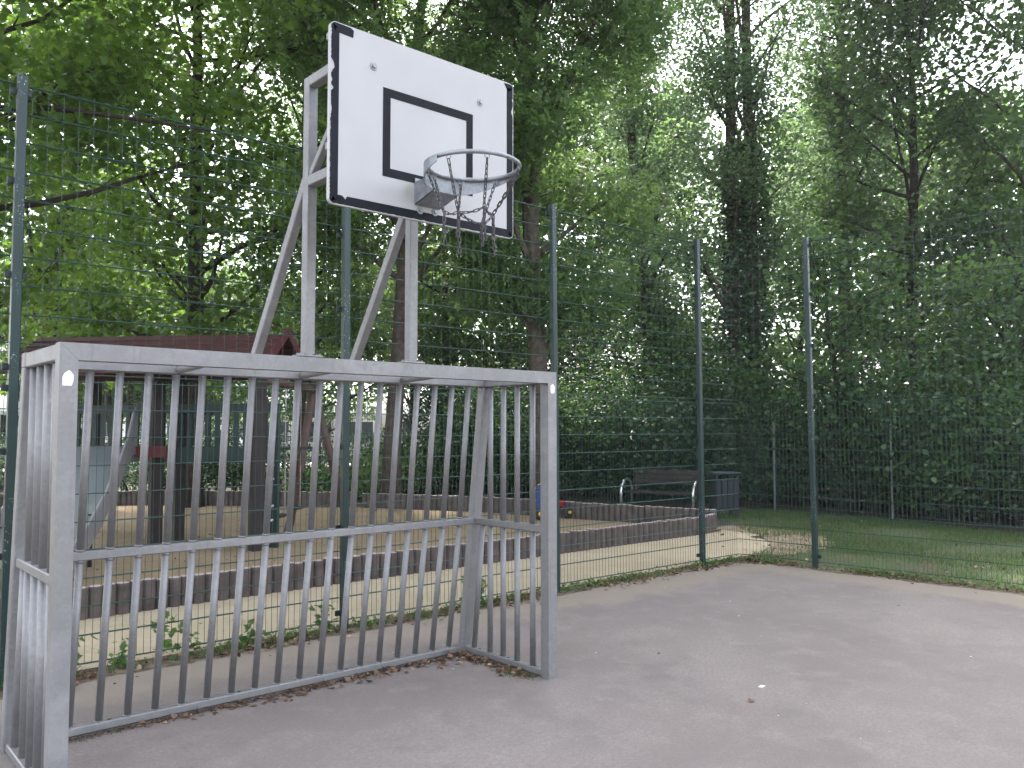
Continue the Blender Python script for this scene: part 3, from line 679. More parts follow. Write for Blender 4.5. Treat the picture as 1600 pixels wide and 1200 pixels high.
# ------------------------------------------------------------------ street side, far left
CARW = plain('white_car_paint', (.75,.75,.76), .25, 0, .04); GLASS = plain('dark_car_glass', (.02,.025,.03), .1, 0, .1); TAIL = plain('red_tail_light', (.45,.01,.015), .25); RIMC = plain('grey_wheel_rim', (.35,.35,.36), .35, .6)
def car(label, cat, name, c, ang, L, wd, hh, van):
    t = thing(name, label, cat, c); ux = Vector((cos(ang),sin(ang),0)); uy = Vector((-sin(ang),cos(ang),0))
    T_ = lambda q: c + ux*q.x + uy*q.y + Vector((0,0,q.z))
    if van: pr = [(-L/2,.3),(L/2,.3),(L/2,.95),(L/2-.7,1.15),(L/2-1.25,hh-.05),(L/2-1.6,hh),(-L/2+.12,hh),(-L/2,hh-.2),(-L/2,.9)]
    else: pr = [(-L/2,.32),(L/2,.32),(L/2,.8),(L/2-.15,.92),(L/2-1.1,1.05),(L/2-1.8,hh-.06),(L/2-2.3,hh),(-L/2+.7,hh),(-L/2+.28,hh-.1),(-L/2+.04,1.0),(-L/2,.9)]
    fr = lambda q: T_(Vector((q.x, q.z, q.y)))
    b = MB(); n = len(pr); vs = []
    for w_, ins in ((-wd/2,1),(-wd/2+.06,0),(wd/2-.06,0),(wd/2,1)):
        for x, z in pr:
            k = .12*max(0,(z-1.0))/max(.1,hh-1.0); y = w_*(1-k)
            sc = .985 if ins else 1; vs.append(T_(Vector((x*sc, y, .3+(z-.3)*(.985 if ins else 1)))))
    fs = [(j*n+i, j*n+(i+1)%n, (j+1)*n+(i+1)%n, (j+1)*n+i) for j in range(3) for i in range(n)] + [tuple(range(n-1,-1,-1)), tuple(range(3*n,4*n))]
    b.add(vs, fs); b.build('body', CARW, t)
    zr0, zr1 = 1.02, hh-.16
    b = MB(); b.add([T_(Vector((-L/2-.006+.0*(z-1),y*(1-.12*(z-1)/(hh-1)),z))) if van else T_(Vector((-L/2+.035+.24*(z-1.0)/(hh-1.1)-.012,y*(1-.12*(z-1)/(hh-1)),z))) for y, z in ((-wd*.42,zr0),(wd*.42,zr0),(wd*.42,zr1),(-wd*.42,zr1))], [(0,3,2,1)]); b.build('rear_window', GLASS, t)
    for sg in (-1,1):
        b = MB(); xx = ((-L/2+.9,L/2-1.55) if van else (-L/2+.55,L/2-1.75))
        b.add([T_(Vector((x, sg*(wd/2+.004)*(1-.12*(z-1)/(hh-1)), z))) for x, z in ((xx[0],1.05),(xx[1]+.3,1.05),(xx[1]-.15,zr1),(xx[0]+.15,zr1))], [(0,1,2,3)]); b.build('side_window', GLASS, t)
        b = MB(); b.box((-L/2-.012, sg*wd*.41-.07, .75),(-L/2+.05, sg*wd*.41+.07, 1.02), T_); b.build('tail_light', TAIL, t)
        for x in (-L/2+.8, L/2-.85):
            b = MB(); b.tube([T_(Vector((x,sg*(wd/2-.2),.32))), T_(Vector((x,sg*(wd/2+.01),.32)))], .32, 18); wh = b.build('wheel', RUB, t)
            b = MB(); b.tube([T_(Vector((x,sg*(wd/2),.32))), T_(Vector((x,sg*(wd/2+.02),.32)))], .2, 14); b.build('wheel_rim', RIMC, wh)
a_rear = atan2(FW.y, FW.x)
car('white car seen from behind on the street, right of the green corner post', 'car', 'parked_car', G(98,31,.1), a_rear+.15, 4.3, 1.8, 1.8, False)
car('white van with a red tail light at the left edge of the view', 'van', 'parked_van', G(-6,30,.1), a_rear+.1, 4.9, 1.9, 2.25, True)
# low pavilion and a pale block behind it
OFFW = plain('pale_render_wall', (.62,.60,.56), .8, 0, .08, 2); WHT = plain('white_roof_fascia', (.82,.82,.80), .6, 0, .05); WIN = plain('window_glass', (.04,.05,.06), .12)
pav = thing('pavilion', 'low flat-roofed white pavilion across the street seen below the trees', 'building', G(560,46))
P0_, P1_ = G(400,46), G(790,50); px_ = (P1_-P0_).normalized(); pn_ = Vector((-px_.y,px_.x,0)); PL = (P1_-P0_).length
TP = lambda q: P0_ + px_*q.x + pn_*q.y + Vector((0,0,q.z))
part('wall', m=OFFW, parent=pav, fn=lambda b: b.box((0,1.2,0),(PL,7,2.6), TP))
part('roof', m=WHT, parent=pav, fn=lambda b: b.box((-.4,-.3,2.6),(PL+.4,7.4,3.0), TP))
for k in range(6):
    x = PL*(k+.15)/6
    fr_ = part('window', m=WHT, parent=pav, fn=lambda b: b.box((x,1.14,.9),(x+1.5,1.198,2.2), TP))
    part('pane', m=WIN, parent=fr_, fn=lambda b: (b.box((x+.07,1.12,.97),(x+.72,1.138,2.13), TP), b.box((x+.78,1.12,.97),(x+1.43,1.138,2.13), TP)))
    part('roof_post', m=WHT, parent=pav, fn=lambda b: b.box((x-.3,-.1,0),(x-.2,0,2.6), TP))
blk = thing('apartment_block', 'pale apartment block far behind the play tower', 'building', G(330,70))
Q0, Q1 = G(-60,70), G(425,70); qx = (Q1-Q0).normalized(); qn = Vector((-qx.y,qx.x,0)); QL = (Q1-Q0).length
TQ = lambda q: Q0 + qx*q.x + qn*q.y + Vector((0,0,q.z))
part('wall', m=OFFW, parent=blk, fn=lambda b: b.box((0,0,0),(QL,10,12), TQ))
part('roof', m=RIMM, parent=blk, fn=lambda b: b.box((-.3,-.3,12),(QL+.3,10.3,12.4), TQ))
for r_ in range(4):
    for k in range(9):
        x = 1.2+k*(QL-2)/9; z = 1.0+r_*2.9
        wo = part('window', m=WHT, parent=blk, fn=lambda b: b.box((x,-.05,z),(x+1.4,-.003,z+1.5), TQ))
        part('pane', m=WIN, parent=wo, fn=lambda b: b.box((x+.08,-.07,z+.08),(x+1.32,-.053,z+1.42), TQ))
rl = thing('street_railing', 'pale picket railing between the playground and the street', 'railing', G(560,29))
r0, r1 = G(395,27.5), G(800,30); RL = (r1-r0).length
RAILM = plain('pale_railing_metal', (.42,.44,.44), .5, .3)
part('rail', m=RAILM, parent=rl, fn=lambda b: [b.bar(r0+Vector((0,0,z)), r1+Vector((0,0,z)), .04, .04) for z in (.3,1.45)])
for k in range(int(RL/.14)):
    c = r0.lerp(r1, k*.14/RL)
    if k < 96: part('picket', m=RAILM, parent=rl, fn=lambda b: b.bar(c+Vector((0,0,.05)), c+Vector((0,0,1.6)), .022, .03))
def bike(label, c, ang, col):
    t = thing('bicycle', label, 'bicycle', c, 'bicycles parked by the street'); ux = Vector((cos(ang),sin(ang),0)); T_ = lambda x, z: c + ux*x + Vector((0,0,z))
    m = plain('bike_paint', col, .35)
    b = MB()
    for a, q in (((-.05,.28),(.38,.82)),((-.05,.28),(-.2,.85)),((-.17,.75),(.36,.80)),((-.05,.28),(-.52,.34)),((-.17,.75),(-.52,.34)),((.36,.86),(.55,.34))): b.tube([T_(*a), T_(*q)], .016, 6)
    b.build('frame', m, t)
    for x in (-.52,.55):
        b = MB(); b.ring(lambda s: T_(x+.33*cos(2*pi*s), .34+.33*sin(2*pi*s)), .018, 5, 22)
        for k in range(8): a = pi*k/8; b.tube([T_(x-.32*cos(a),.34-.32*sin(a)), T_(x+.32*cos(a),.34+.32*sin(a))], .002, 3)
        b.build('wheel', RUB, t)
    b = MB(); uy = Vector((-ux.y,ux.x,0)); b.tube([T_(.33,.98)-uy*.28, T_(.38,1.0), T_(.33,.98)+uy*.28], .014, 6); b.build('handlebar', RUB, t)
    b = MB(); b.box((-.34,-.06,.9),(-.1,.06,.95), lambda q: c+ux*q.x+uy*q.y+Vector((0,0,q.z))); b.build('saddle', RUB, t)
aw = atan2(RT.y, RT.x)
bike('bicycle with a red frame parked behind the fence post left of the goal bars', G(640,31), aw+.2, (.4,.05,.05))
bike('bicycle with a white frame parked between the swing leg and fence post', G(500,31), aw-.15, (.6,.6,.6))
bike('bicycle with a dark blue frame parked left of the picket railing end', G(452,30), aw+.4, (.04,.07,.2))

# ------------------------------------------------------------------ foliage
def leaf_template(kind):
    if kind == 'maple':
        o = [(0,-.06),(.16,.02),(.30,-.04),(.27,.13),(.50,.26),(.33,.34),(.40,.50),(.22,.50),(.14,.62),(0,.92),(-.14,.62),(-.22,.50),(-.40,.50),(-.33,.34),(-.50,.26),(-.27,.13),(-.30,-.04),(-.16,.02)]
        V = np.array([(x, y, -.25*abs(x)+.0) for x, y in o]); n = len(o)
        R_ = [0,1,2,3,4,5,6,7,8,9]; L_ = [9,10,11,12,13,14,15,16,17,0]
        return V, [R_, L_]
    if kind == 'diamond':
        return np.array([(0,0,0),(.36,.38,-.10),(0,1,0),(-.36,.38,-.10)]), [[0,1,2],[0,2,3]]
    if kind == 'long':
        return np.array([(0,0,0),(.22,.4,-.05),(0,1,-.08),(-.22,.4,-.05)]), [[0,1,2],[0,2,3]]
    if kind == 'hex':
        return np.array([(0,0,0),(.38,.2,-.1),(.34,.55,-.1),(0,1,0),(-.34,.55,-.1),(-.38,.2,-.1)]), [[0,1,2,3],[0,3,4,5]]
    if kind == 'ash':  # compound leaf: seven leaflets
        V = []; Fs = []
        for (x, y, a) in ((0,.62,0),(.05,.45,50),(-.05,.45,-50),(.05,.25,60),(-.05,.25,-60),(.05,.08,70),(-.05,.08,-70)):
            a = radians(a); o = len(V); L = .38; w = .11
            for lx, ly in ((0,0),(w,L*.45),(0,L),(-w,L*.45)): V.append((x+lx*cos(a)+ly*sin(a), y-lx*sin(a)+ly*cos(a), -.22*abs(ly*sin(a))))
            Fs.append([o,o+1,o+2,o+3])
        return np.array(V), Fs
    if kind == 'blade':
        return np.array([(-.05,0,0),(.05,0,0),(.03,.55,.06),(0,1,.22),(-.03,.55,.06)]), [[0,1,2,4],[4,2,3]]
def leaves(name, kind, pts, size, m, parent=None, tilt=.8, up=(0,0,1), hang=0.):
    V, Fs = leaf_template(kind); n = len(pts)
    sz = size*rng.uniform(.6,1.25,n)
    nz = rng.normal(0,1,(n,3))*tilt + np.array(up); nz /= np.linalg.norm(nz,axis=1)[:,None]
    r = rng.normal(0,1,(n,3)); r[:,2] -= hang; ty = r - nz*np.sum(r*nz,axis=1)[:,None]; ty /= np.linalg.norm(ty,axis=1)[:,None]
    tx = np.cross(ty, nz)
    P = (pts[:,None,:] + sz[:,None,None]*(V[None,:,0,None]*tx[:,None,:] + V[None,:,1,None]*ty[:,None,:] + V[None,:,2,None]*nz[:,None,:])).reshape(-1,3)
    sizes = np.tile([len(f) for f in Fs], n); idx = np.concatenate(Fs)
    I = (idx[None,:] + (np.arange(n)*len(V))[:,None]).ravel()
    return np_mesh(name, P, sizes, I, m, parent)
def wander(a, dirv, L, n, jit, grav=0.):
    pts = [Vector(a)]; d = Vector(dirv).normalized()
    for i in range(n):
        d = (d + Vector((random.gauss(0,jit), random.gauss(0,jit), random.gauss(0,jit)*.6+grav))).normalized(); pts.append(pts[-1] + d*(L/n))
    return pts
def tree(label, cat, base, height, r0, crown, nleaf, kind, lsize, lm, bark=BARK, name='tree', h0=.25, nl=26, limb=(.5,.9), elev=(10,45), group=None, lean=(0,0), sig=.42, forks=1, tilt=.8, zmin=0., hang=0., prof=None, bias=None, twigs=(4,7), az_sd=.6, topn=0, topz=11):
    t = thing(name, label, cat, base, group); b = MB(); tips = []
    base = Vector(base)
    for fk in range(forks):
        off = Vector((random.uniform(-.3,.3), random.uniform(-.3,.3), 0)) if forks > 1 else Vector()
        if forks > 1: off = RT*(-.27 + .54*fk)
        tr = wander(base+off+Vector((0,0,-.1)), (lean[0],lean[1],1), height, 14, .012 if forks > 1 or prof else .035)
        rs = [r0*(1-.93*(i/14))+.01 for i in range(15)]; rs[0] *= 1.35
        b.tube(tr, rs, 9)
        for k in range(nl//forks):
            f = h0 + (1-h0)*(k+random.random())/(nl//forks); f = min(f,.985)
            i = f*14; i0 = int(i); c = tr[i0].lerp(tr[min(i0+1,14)], i-i0)
            if bias and random.random() < bias[2]: az = atan2(bias[1], bias[0]) + random.gauss(0,az_sd)
            else: az = k*2.4+random.uniform(-.5,.5)
            el = radians(random.uniform(*elev) + 25*f)
            pf = prof(f) if prof else sin(pi*min(1, max(.02,(f-h0*.6)/(1.06-h0*.6))))**.6
            L = crown*random.uniform(*limb)*pf
            lp = wander(c, (cos(az)*cos(el), sin(az)*cos(el), sin(el)), L, 6, .13, .02); rl = max(.012, rs[i0]*.42)
            b.tube(lp, [rl*(1-.85*j/6)+.004 for j in range(7)], 6)
            for j in range(random.randint(*twigs)):
                q = random.uniform(.25,1); jj = q*6; j0 = min(5,int(jj)); a = lp[j0].lerp(lp[j0+1], jj-j0)
                dd = (lp[j0+1]-lp[j0]).normalized() + Vector((random.gauss(0,.7),random.gauss(0,.7),random.gauss(0,.45)))
                sp = wander(a, dd, L*random.uniform(.22,.45)+.3, 4, .2, 0)
                b.tube(sp, [.014,.011,.009,.006,.004], 4, False)
                tips += [sp[2], sp[3], sp[4]]
            tips.append(lp[-1])
    b.build('trunk', bark, t, True)
    tp = np.array([tuple(q) for q in tips]); w = rng.uniform(.2,1,len(tp))**1.5; w /= w.sum()
    ch = rng.choice(len(tp), nleaf, p=w); P = tp[ch] + rng.normal(0,1,(nleaf,3))*np.array([sig,sig,sig*.6])
    if topn:  # extra leaves added high in the crown, above the view, to shade the court
        hi = tp[tp[:,2] > topz]; P = np.concatenate([P, hi[rng.choice(len(hi), topn)] + rng.normal(0,1,(topn,3))*.6])
    if zmin: P = P[P[:,2] > zmin + rng.uniform(0,.5,len(P))]
    leaves('crown', kind, P, lsize, lm, t, tilt, hang=hang)
    return t
Q = 1.0
# the big maple leaning over the tower on the left
tree('big maple with broad lobed leaves overhanging the left part of the fence', 'tree', G(-260,11.8), 13, .26, 5.4, int(50000*Q), 'maple', .155, L_MAPLE, DARKBARK, 'maple_tree', .22, 46, (.7,1.12), (-4,30), sig=.38, zmin=2.75, bias=(RT.x,RT.y,.45), tilt=.75)
tree('maple standing behind the play tower with sunlit yellow-green edges', 'tree', G(300,18.5), 15, .24, 4.6, int(26000*Q), 'maple', .16, L_MAPLE, DARKBARK, 'maple_tree', .14, 44, (.6,1.05), (-4,35), sig=.45, zmin=2.3)
tree('slender maple left of the swing beam, far behind the first post', 'tree', G(60,22), 15, .2, 4.6, int(18000*Q), 'maple', .18, L_MAPLE, DARKBARK, 'maple_tree', .14, 38, sig=.5, zmin=2.4)
tree('light green ash rising directly behind the backboard', 'tree', G(610,19), 23, .2, 5.0, int(21000*Q), 'ash', .30, L_ASH, BARK, 'ash_tree', .2, 46, (.6,1.05), (15,50), topn=12000, sig=.5, zmin=2.8)
tree('bushy ash right of the backboard with a steep limb to the upper right', 'tree', G(850,18.5), 27, .22, 5.6, int(31000*Q), 'ash', .30, L_ASH, BARK, 'ash_tree', .12, 52, (.6,1.05), (20,55), topn=24000, sig=.48, bias=(RT.x,RT.y,.3), zmin=1.)
tree('thin ash between the backboard and the swing, in full sun', 'tree', G(470,24), 17, .18, 4.0, int(9500*Q), 'ash', .32, L_ASH, BARK, 'ash_tree', .22, 34, sig=.5, zmin=3.6)
cyl_prof = lambda f: .55+.45*sin(pi*min(1,f))
tree('tall poplar with twin ivy-wrapped trunks behind the corner of the fence', 'tree', G(1166,22.8), 29, .19, 3.3, int(60000*Q), 'hex', .105, L_POP, BARK, 'poplar_tree', .14, 80, (.6,1.1), (40,68), sig=.38, forks=2, prof=cyl_prof, twigs=(5,9))
tree('tall poplar with a single pale trunk in the upper right', 'tree', G(1325,26), 29, .22, 3.3, int(54000*Q), 'hex', .115, L_POP, BARK, 'poplar_tree', .2, 64, (.6,1.1), (40,66), sig=.42, prof=cyl_prof, twigs=(5,9))
tree('narrow poplar left of the twin-trunked one', 'tree', G(1020,25), 22, .18, 2.7, int(34000*Q), 'hex', .11, L_POP, BARK, 'poplar_tree', .12, 54, (.6,1.1), (40,66), sig=.4, prof=cyl_prof, twigs=(5,9))
tree('dark-trunked tree on the right with sky showing through its crown', 'tree', G(1432,24), 17, .2, 4.6, int(21000*Q), 'hex', .16, L_DARK, DARKBARK, 'broadleaf_tree', .22, 44, (.6,1.05), (5,45), sig=.42)
tree('broadleaf tree at the right edge of the view with a dense dark crown', 'tree', G(1600,21), 18, .2, 4.6, int(24000*Q), 'hex', .16, L_DARK, DARKBARK, 'broadleaf_tree', .2, 40, (.6,1.05), (5,45), sig=.45)
tree('young maple with bright leaves at the right edge behind the lawn', 'tree', G(1560,16.5), 4.6, .07, 1.7, int(3200*Q), 'maple', .14, L_DARK, DARKBARK, 'maple_sapling', .2, 24, sig=.35)
tree('young maple in front of the pale poplar trunk', 'tree', G(1330,17.5), 5.4, .08, 1.5, int(3000*Q), 'maple', .14, L_DARK, DARKBARK, 'maple_sapling', .2, 26, sig=.35)
tree('tall maple added outside the left edge, its high boughs placed to shade the court', 'tree', (-4.2,7.6,0), 17, .3, 9.6, int(60000*Q), 'maple', .22, L_MAPLE, DARKBARK, 'maple_tree', .50, 60, (.7,1.05), (-4,14), sig=.6, zmin=7.5, bias=(.86,-.42,.92), tilt=.5, prof=lambda f: 1.0, twigs=(6,9), az_sd=.36)  # added tree, crown mostly above the view, keeps sun off goal and court
# back row filling the depth of the wood
for i, (u, d, h, n_) in enumerate([(540,31,17,15000),(700,28,18,18000),(790,34,19,15000),(930,31,18,18000),(1100,34,20,18000),(1240,33,18,18000),(1400,36,19,15000),(1530,32,17,16000),(1690,28,16,15000),(-160,30,15,12000),(180,34,15,14000),(330,38,10,26000),(120,37,10,22000),(240,40,12,24000),(500,37,9,14000),(640,36,10,14000)]):
    lab = ['broadleaf tree deep in the wood seen over the swing beam','broadleaf tree deep in the wood between backboard and lower fence post','broadleaf tree deep in the wood behind the chain net','broadleaf tree deep in the wood between the bushy ash and narrow poplar','broadleaf tree deep in the wood left of the twin ivy trunks','broadleaf tree deep in the wood between the two tall poplars','broadleaf tree deep in the wood right of the single poplar trunk','broadleaf tree deep in the wood right of the dark-trunked tree','broadleaf tree deep in the wood beyond the right edge','broadleaf tree deep in the wood beyond the left edge','broadleaf tree across the street behind the roof of the tower','low-crowned street tree beyond the tower railing','low-crowned street tree behind the slide','low-crowned street tree between slide and tower posts','low-crowned street tree in front of the pavilion by the swing','low-crowned street tree at the right end of the pavilion'][i]
    tree(lab, 'tree', G(u,d), h*.74, .16, 4.2, int(n_*.8*Q), 'diamond', .25, L_ASH if i%2 else L_DARK, DARKBARK, 'broadleaf_tree', nl=30, limb=(.6,1.0), elev=(10,50), sig=.6, zmin=(1.9 if d > 36.5 else 3.4 if u < 760 else 1.5), h0=(.05 if d > 36.5 else .22), group='trees deep in the wood')
# shrub belt
def shrub(label, c, w, h, n_, m=L_SHRUB, kind='hex', size=.12, name='shrub'):
    t = thing(name, label, 'shrub', c, 'shrubs along the far fence'); b = MB(); c = Vector(c); tips = []
    for k in range(14):
        a = random.random()*6.28; sp = random.uniform(.1,1.5)
        lp = wander(c+Vector((cos(a),sin(a),0))*.25*w, (cos(a)*sp*w/h, sin(a)*sp*w/h, 1), h*random.uniform(.45,1.15), 6, .2)
        b.tube(lp, [.03*(1-.8*j/6) for j in range(7)], 5)
        for j in range(1,7):
            for q in range(3): tips.append(lp[j] + Vector((random.gauss(0,.35*w*.6),random.gauss(0,.35*w*.6),random.gauss(0,.2))))
    b.build('stems', DARKBARK, t, True)
    tp = np.array([tuple(q) for q in tips]); P = tp[rng.choice(len(tp), n_)] + rng.normal(0,1,(n_,3))*np.array([.28,.28,.2]); P = P[P[:,2] > .12 + .75*rng.uniform(0,1,len(P))**2]
    leaves('crown', kind, P, size, m, t, .9)
sh = [(600,24,1.3,1.3),(690,24,1.6,2.6),(760,23,1.8,3.6),(830,22,1.8,3.8),(900,21.5,1.8,3.8),(960,21.5,1.7,3.4),(1020,21,1.6,3.2),(1085,20.5,1.5,3.3),(1140,20.5,1.4,3.0),(1215,19.3,1.5,3.4),(1280,18.6,1.5,3.0),(1345,17.8,1.5,3.2),(1410,17,1.4,3.0),(1480,16.2,1.4,3.1),(1550,15.6,1.4,2.8),(1630,15,1.4,3.1),
      (730,27,2.2,4.6),(870,26,2.2,5.2),(1000,26,2.2,5.2),(1120,25,2.0,4.8),(1250,23.5,2.0,4.8),(1390,21,1.8,4.4),(1520,19.5,1.8,4.2),(1640,18.5,1.8,4.2)]
sl_ = ['low bush in the gap beside the bicycles','bush at the left end of the hedge behind the sandbox','tall dark shrub seen through the right goal bars','tall dark shrub behind the toy tricycle','tall dark shrub right of the second fence post','tall shrub left of the bench','dense shrub straight behind the bench','dense shrub between bench and litter bin','shrub right behind the litter bin','shrub at the foot of the ivy-wrapped trunks','shrub left of the corner-side fence post','shrub right of the corner-side fence post','shrub beyond the middle of the lawn','shrub beyond the lawn with scattered pale leaves','shrub beyond the lawn near the right edge','shrub at the right edge of the view',
       'hazel-like bush in the second row over the goal corner','bush in the second row behind the second post','bush in the second row above the bench','bush in the second row behind the corner post','bush in the second row right of the poplar trunks','bush in the second row left of the dark trunk','bush in the second row right of the dark trunk','bush in the second row at the right edge']
for i, (u, d, w, h) in enumerate(sh):
    w *= random.uniform(.7,1.25); h *= random.uniform(.75,1.15)
    shrub(sl_[i], G(u+random.uniform(-14,14),d+random.uniform(-.4,.7)), w, h, int((4600 if i < 16 else 7500)*w*Q), L_SHRUB if i % 3 else L_DARK, 'hex' if i % 2 else 'diamond', .11 if i < 16 else .14)
for lab, u, d, w, h, n_ in (('bright weedy bush beyond the far log edging under the swing', 560, 21, 1.2, .95, 4200),('bright weedy bush beyond the far log edging left of the swing', 500, 21.5, 1.2, .9, 3500),('leafy bush seen under the tower deck', 350, 22, 1.7, 1.9, 7500),('leafy bush seen between slide and tower post', 225, 22, 1.7, 1.8, 7000),('bush at the far left behind the fence', 10, 24, 1.5, 1.2, 4500),('slim bush beside the picket railing', 650, 22.5, 1.0, 1.5, 3000)):
    shrub(lab, G(u,d), w, h, n_, L_SHRUB if u < 400 else L_ASH, 'diamond', .11)
# ivy on the poplar trunks
iv = thing('ivy_climber', 'dark ivy wrapped round the twin poplar trunks', 'climbing plant', G(1166,22.8))
n_ = 12000; zz = rng.uniform(0,1,n_)**1.35*9.5; aa = rng.uniform(0,2*pi,n_); sd_ = rng.integers(0,2,n_)*2-1
rad = .26 + .34*np.abs(rng.normal(0,1,n_))*(1-zz/13)*(.55+.45*np.sin(zz*2.3+aa*2))
g = G(1166,22.8); P = np.stack([g.x + RT.x*.27*sd_ + rad*np.cos(aa), g.y + RT.y*.27*sd_ + rad*np.sin(aa), zz], 1)
leaves('ivy_foliage', 'hex', P, .12, L_IVY, iv, .9)
# grass, weeds, litter
def inpoly(x, y, poly):
    c = np.zeros(len(x), bool); n = len(poly); j = n-1
    for i in range(n):
        xi_, yi = poly[i]; xj, yj = poly[j]
        c ^= ((yi > y) != (yj > y)) & (x < (xj-xi_)*(y-yi)/(yj-yi+1e-9)+xi_); j = i
    return c
n_ = 95000; x = rng.uniform(7.4,13.6,n_); y = rng.uniform(-5,6.2,n_)
lp = [(7.42,2.3),(7.75,-5),(13,-5),(12.9,.5),(13.4,3.5),(13.4,5.7),(11.4,6.2),(10.2,4.4),(8.9,2.7)]
pat = np.sin(x*2.1+np.sin(y*1.7)*1.5)+np.sin(y*2.7+x)+rng.normal(0,.8,n_)
k = inpoly(x,y,lp) & (pat > -.35 + .9*(x<8.6)); P = np.stack([x[k],y[k],np.full(k.sum(),-.01)],1)
def blades(name, P, size, m, lean=.35):
    V, Fs = leaf_template('blade'); n = len(P); sz = size*rng.uniform(.4,1.3,n)
    ty = rng.normal(0,lean,(n,3)); ty[:,2] = 1; ty /= np.linalg.norm(ty,axis=1)[:,None]
    r = rng.normal(0,1,(n,3)); r[:,2] = 0; nz = r-ty*np.sum(r*ty,axis=1)[:,None]; nz /= np.linalg.norm(nz,axis=1)[:,None]; tx = np.cross(ty,nz)
    Q_ = (P[:,None,:]+sz[:,None,None]*(V[None,:,0,None]*tx[:,None,:]+V[None,:,1,None]*ty[:,None,:]+V[None,:,2,None]*nz[:,None,:])).reshape(-1,3)
    idx = np.concatenate(Fs); return np_mesh(name, Q_, np.tile([len(f) for f in Fs], n), (idx[None,:]+(np.arange(n)*len(V))[:,None]).ravel(), m)
tag(blades('lawn_grass', P, .07, L_GRASS), 'patchy green grass of the lawn behind the end fence', 'grass', kind='stuff')
# weeds along the fence foot: grass tufts and small leafy plants
def fence_pts(n, spread, smin=-3.9, smax=13, clump=3.):
    s = rng.uniform(smin,smax,n); pr = .5+.5*np.sin(s*clump+np.sin(s*7.3)*1.3); k = rng.uniform(0,1,n) < pr*.9+.1; s = s[k]
    o = rng.normal(-.03,spread,len(s)); return np.array([tuple(F(float(a),-.01,float(b))) for a, b in zip(s,o)])
tag(blades('weed_grass', fence_pts(9000,.06), .07, L_GRASS, .6), 'tufts of weedy grass along the foot of the green fence', 'grass', kind='stuff')
P = fence_pts(3800,.055,clump=2.1); P[:,2] += rng.uniform(.0,.07,len(P)); tag(leaves('weed_leaves','hex',P,.036,L_ASH,None,.6), 'small leafy weeds along the foot of the green fence', 'weeds', kind='stuff')
Pw = []
for s_, h_ in ((-.95,.28),(-.3,.32),(-.12,.30),(.35,.2),(1.05,.25),(2.6,.35),(2.75,.25),(-.6,.2)):
    b0 = F(s_,0,.05)
    for k in range(28): q = random.random(); Pw.append((b0.x+random.gauss(0,.045)*(.4+q), b0.y+random.gauss(0,.05), q*h_))
tag(leaves('climbing_weeds','maple',np.array(Pw),.07,L_ASH,None,.6), 'small broad-leaved seedlings growing through the wires behind the goal', 'weeds', kind='stuff')
P = fence_pts(4200,.12,clump=4.4); P[:,2] = rng.uniform(.004,.03,len(P)); P[:,1] -= .05
n_ = 900; t_ = rng.uniform(0,1,n_); side_ = rng.uniform(0,1,n_) < .62
gx = np.where(side_, -1.5+3.0*t_**.55, 1.47-np.abs(rng.normal(0,.06,n_))); gy = np.where(side_, .93-np.abs(rng.normal(0,.05+.06*t_,n_)), .15+.8*t_)
P3 = np.stack([gx,gy,rng.uniform(.003,.015,n_)],1)[:420]
x = rng.uniform(-2.5,7,70); y = rng.uniform(-4,1.9,70); P4 = np.stack([x,y,np.full(70,.006)],1)
x = rng.uniform(7.6,13,500); y = rng.uniform(-4,5,500); P5 = np.stack([x,y,np.full(500,.02)],1)
P6 = np.stack([rng.uniform(-1,8,420),rng.uniform(4.4,11,420),np.full(420,.036)],1)
tag(leaves('leaf_litter','hex',np.concatenate([P,P3,P4[:12],P5,P6]),.045,L_DRY,None,.35), 'scattered dry brown leaves on court, goal base and fence strip', 'leaf litter', kind='stuff')
n_ = 9000; t_ = rng.uniform(0,1,n_); side_ = rng.uniform(0,1,n_) < .72
gx = np.where(side_, -1.5+3.0*t_, 1.50-np.abs(rng.normal(0,.04,n_))); gy = np.where(side_, .945-np.abs(rng.normal(0,.035,n_)), .1+.85*t_)
P = np.stack([gx,gy,rng.uniform(.001,.006,n_)],1)
tag(leaves('soil_crumbs','diamond',P,.011,plain('dark_soil_crumbs',(.09,.065,.045),.95,0,.5,40),None,.6), 'dark soil crumbs gathered along the base rails of the goal', 'debris', kind='stuff')
tag(blades('goal_weeds', np.stack([1.42+rng.normal(0,.05,260),.25+rng.normal(0,.09,260),np.zeros(260)],1), .035, L_GRASS, .7), 'small grass tuft at the right base rail of the goal', 'grass', kind='stuff')
mbp = MB()
for i in range(26):
    x, y = random.uniform(-2,6.8), random.uniform(-4,1.8); r_ = random.uniform(.004,.011)
    mbp.add([(x-r_,y,.002),(x+r_*.3,y-r_*.7,.002),(x+r_,y+r_*.4,.002),(x-r_*.2,y+r_,.002),(x,y,.002+r_*.6)], [(0,1,4),(1,2,4),(2,3,4),(3,0,4)])
c = Vector((2.45,-1.05,0)); mbp.box((c.x-.025,c.y-.012,.001),(c.x+.025,c.y+.012,.008))
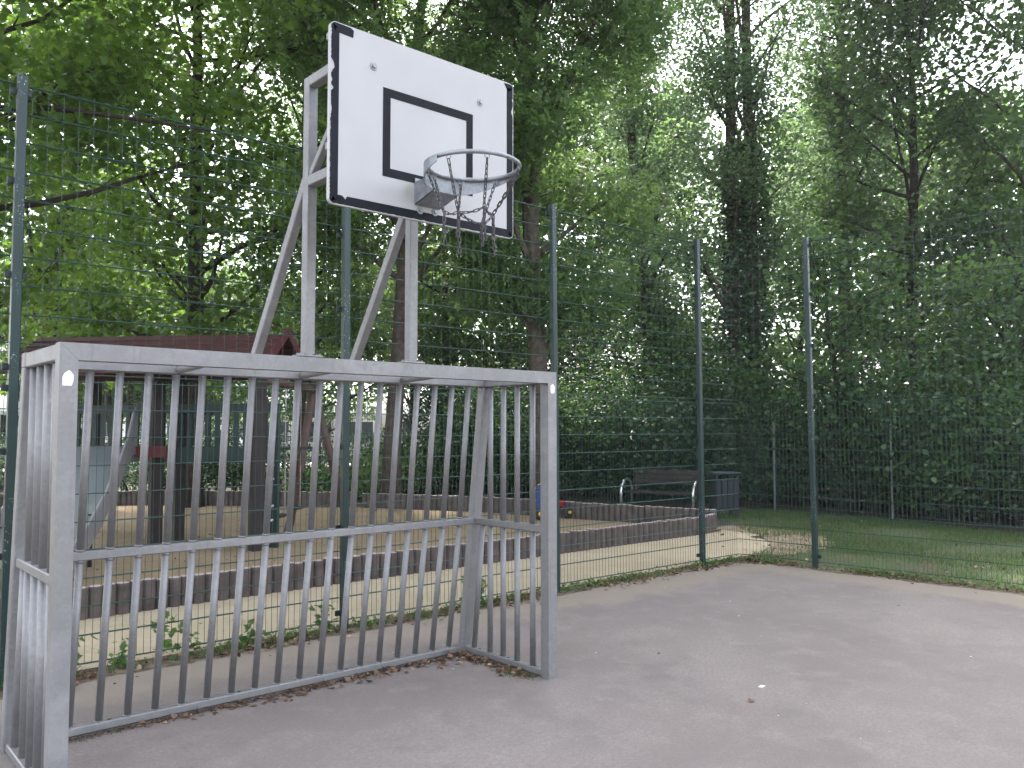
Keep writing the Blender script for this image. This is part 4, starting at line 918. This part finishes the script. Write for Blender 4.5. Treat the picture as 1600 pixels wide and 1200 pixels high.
tag(mbp.build('pebbles', plain('pale_grit',(.6,.58,.56),.8)), 'pale grit and scraps scattered over the asphalt', 'debris', kind='stuff')

# ------------------------------------------------------------------ light
EL, AZ = radians(60), atan2(.87, .5)      # towards the sun
w = bpy.data.worlds.new('World'); S.world = w; w.use_nodes = True; nt = w.node_tree; bg = nt.nodes['Background']
sky = nt.nodes.new('ShaderNodeTexSky'); sky.sky_type = 'NISHITA'; sky.sun_disc = False; sky.sun_elevation = EL; sky.sun_rotation = pi/2-AZ
sky.air_density = 1.0; sky.dust_density = 4.0; sky.ozone_density = .6; sky.altitude = 50
hs = nt.nodes.new('ShaderNodeHueSaturation'); hs.inputs['Saturation'].default_value = .4; nt.links.new(sky.outputs[0], hs.inputs['Color']); nt.links.new(hs.outputs[0], bg.inputs[0]); bg.inputs[1].default_value = .15
sd_ = bpy.data.lights.new('sun','SUN'); sd_.energy = 2.0; sd_.angle = radians(2.2); sd_.color = (1,.95,.88)
so = bpy.data.objects.new('sun', sd_); COL.objects.link(so)
so.rotation_euler = Vector((cos(AZ)*cos(EL), sin(AZ)*cos(EL), sin(EL))).to_track_quat('Z','Y').to_euler()
S.view_settings.view_transform = 'Standard'; S.view_settings.look = 'None'; S.view_settings.exposure = 2.7; S.view_settings.gamma = 1
hz, hnt, hb = mat('veil_haze'); hnt.nodes.remove(hb); pv_ = hnt.nodes.new('ShaderNodeVolumePrincipled'); pv_.inputs['Color'].default_value = (.93,.97,1,1); pv_.inputs['Density'].default_value = .0009; pv_.inputs['Anisotropy'].default_value = .5  # thin volume added to imitate the veil of lens flare
hnt.links.new(pv_.outputs[0], hnt.nodes['Material Output'].inputs['Volume'])
mb = MB(); mb.box((-75,-40,-1.1),(110,110,36)); tag(mb.build('haze', hz), 'thin haze volume added to imitate a lens-flare veil over the trees', 'haze', kind='stuff')
S.cycles.max_bounces = 5; S.cycles.diffuse_bounces = 3; S.cycles.transmission_bounces = 2; S.cycles.glossy_bounces = 2
S.cycles.use_denoising = True
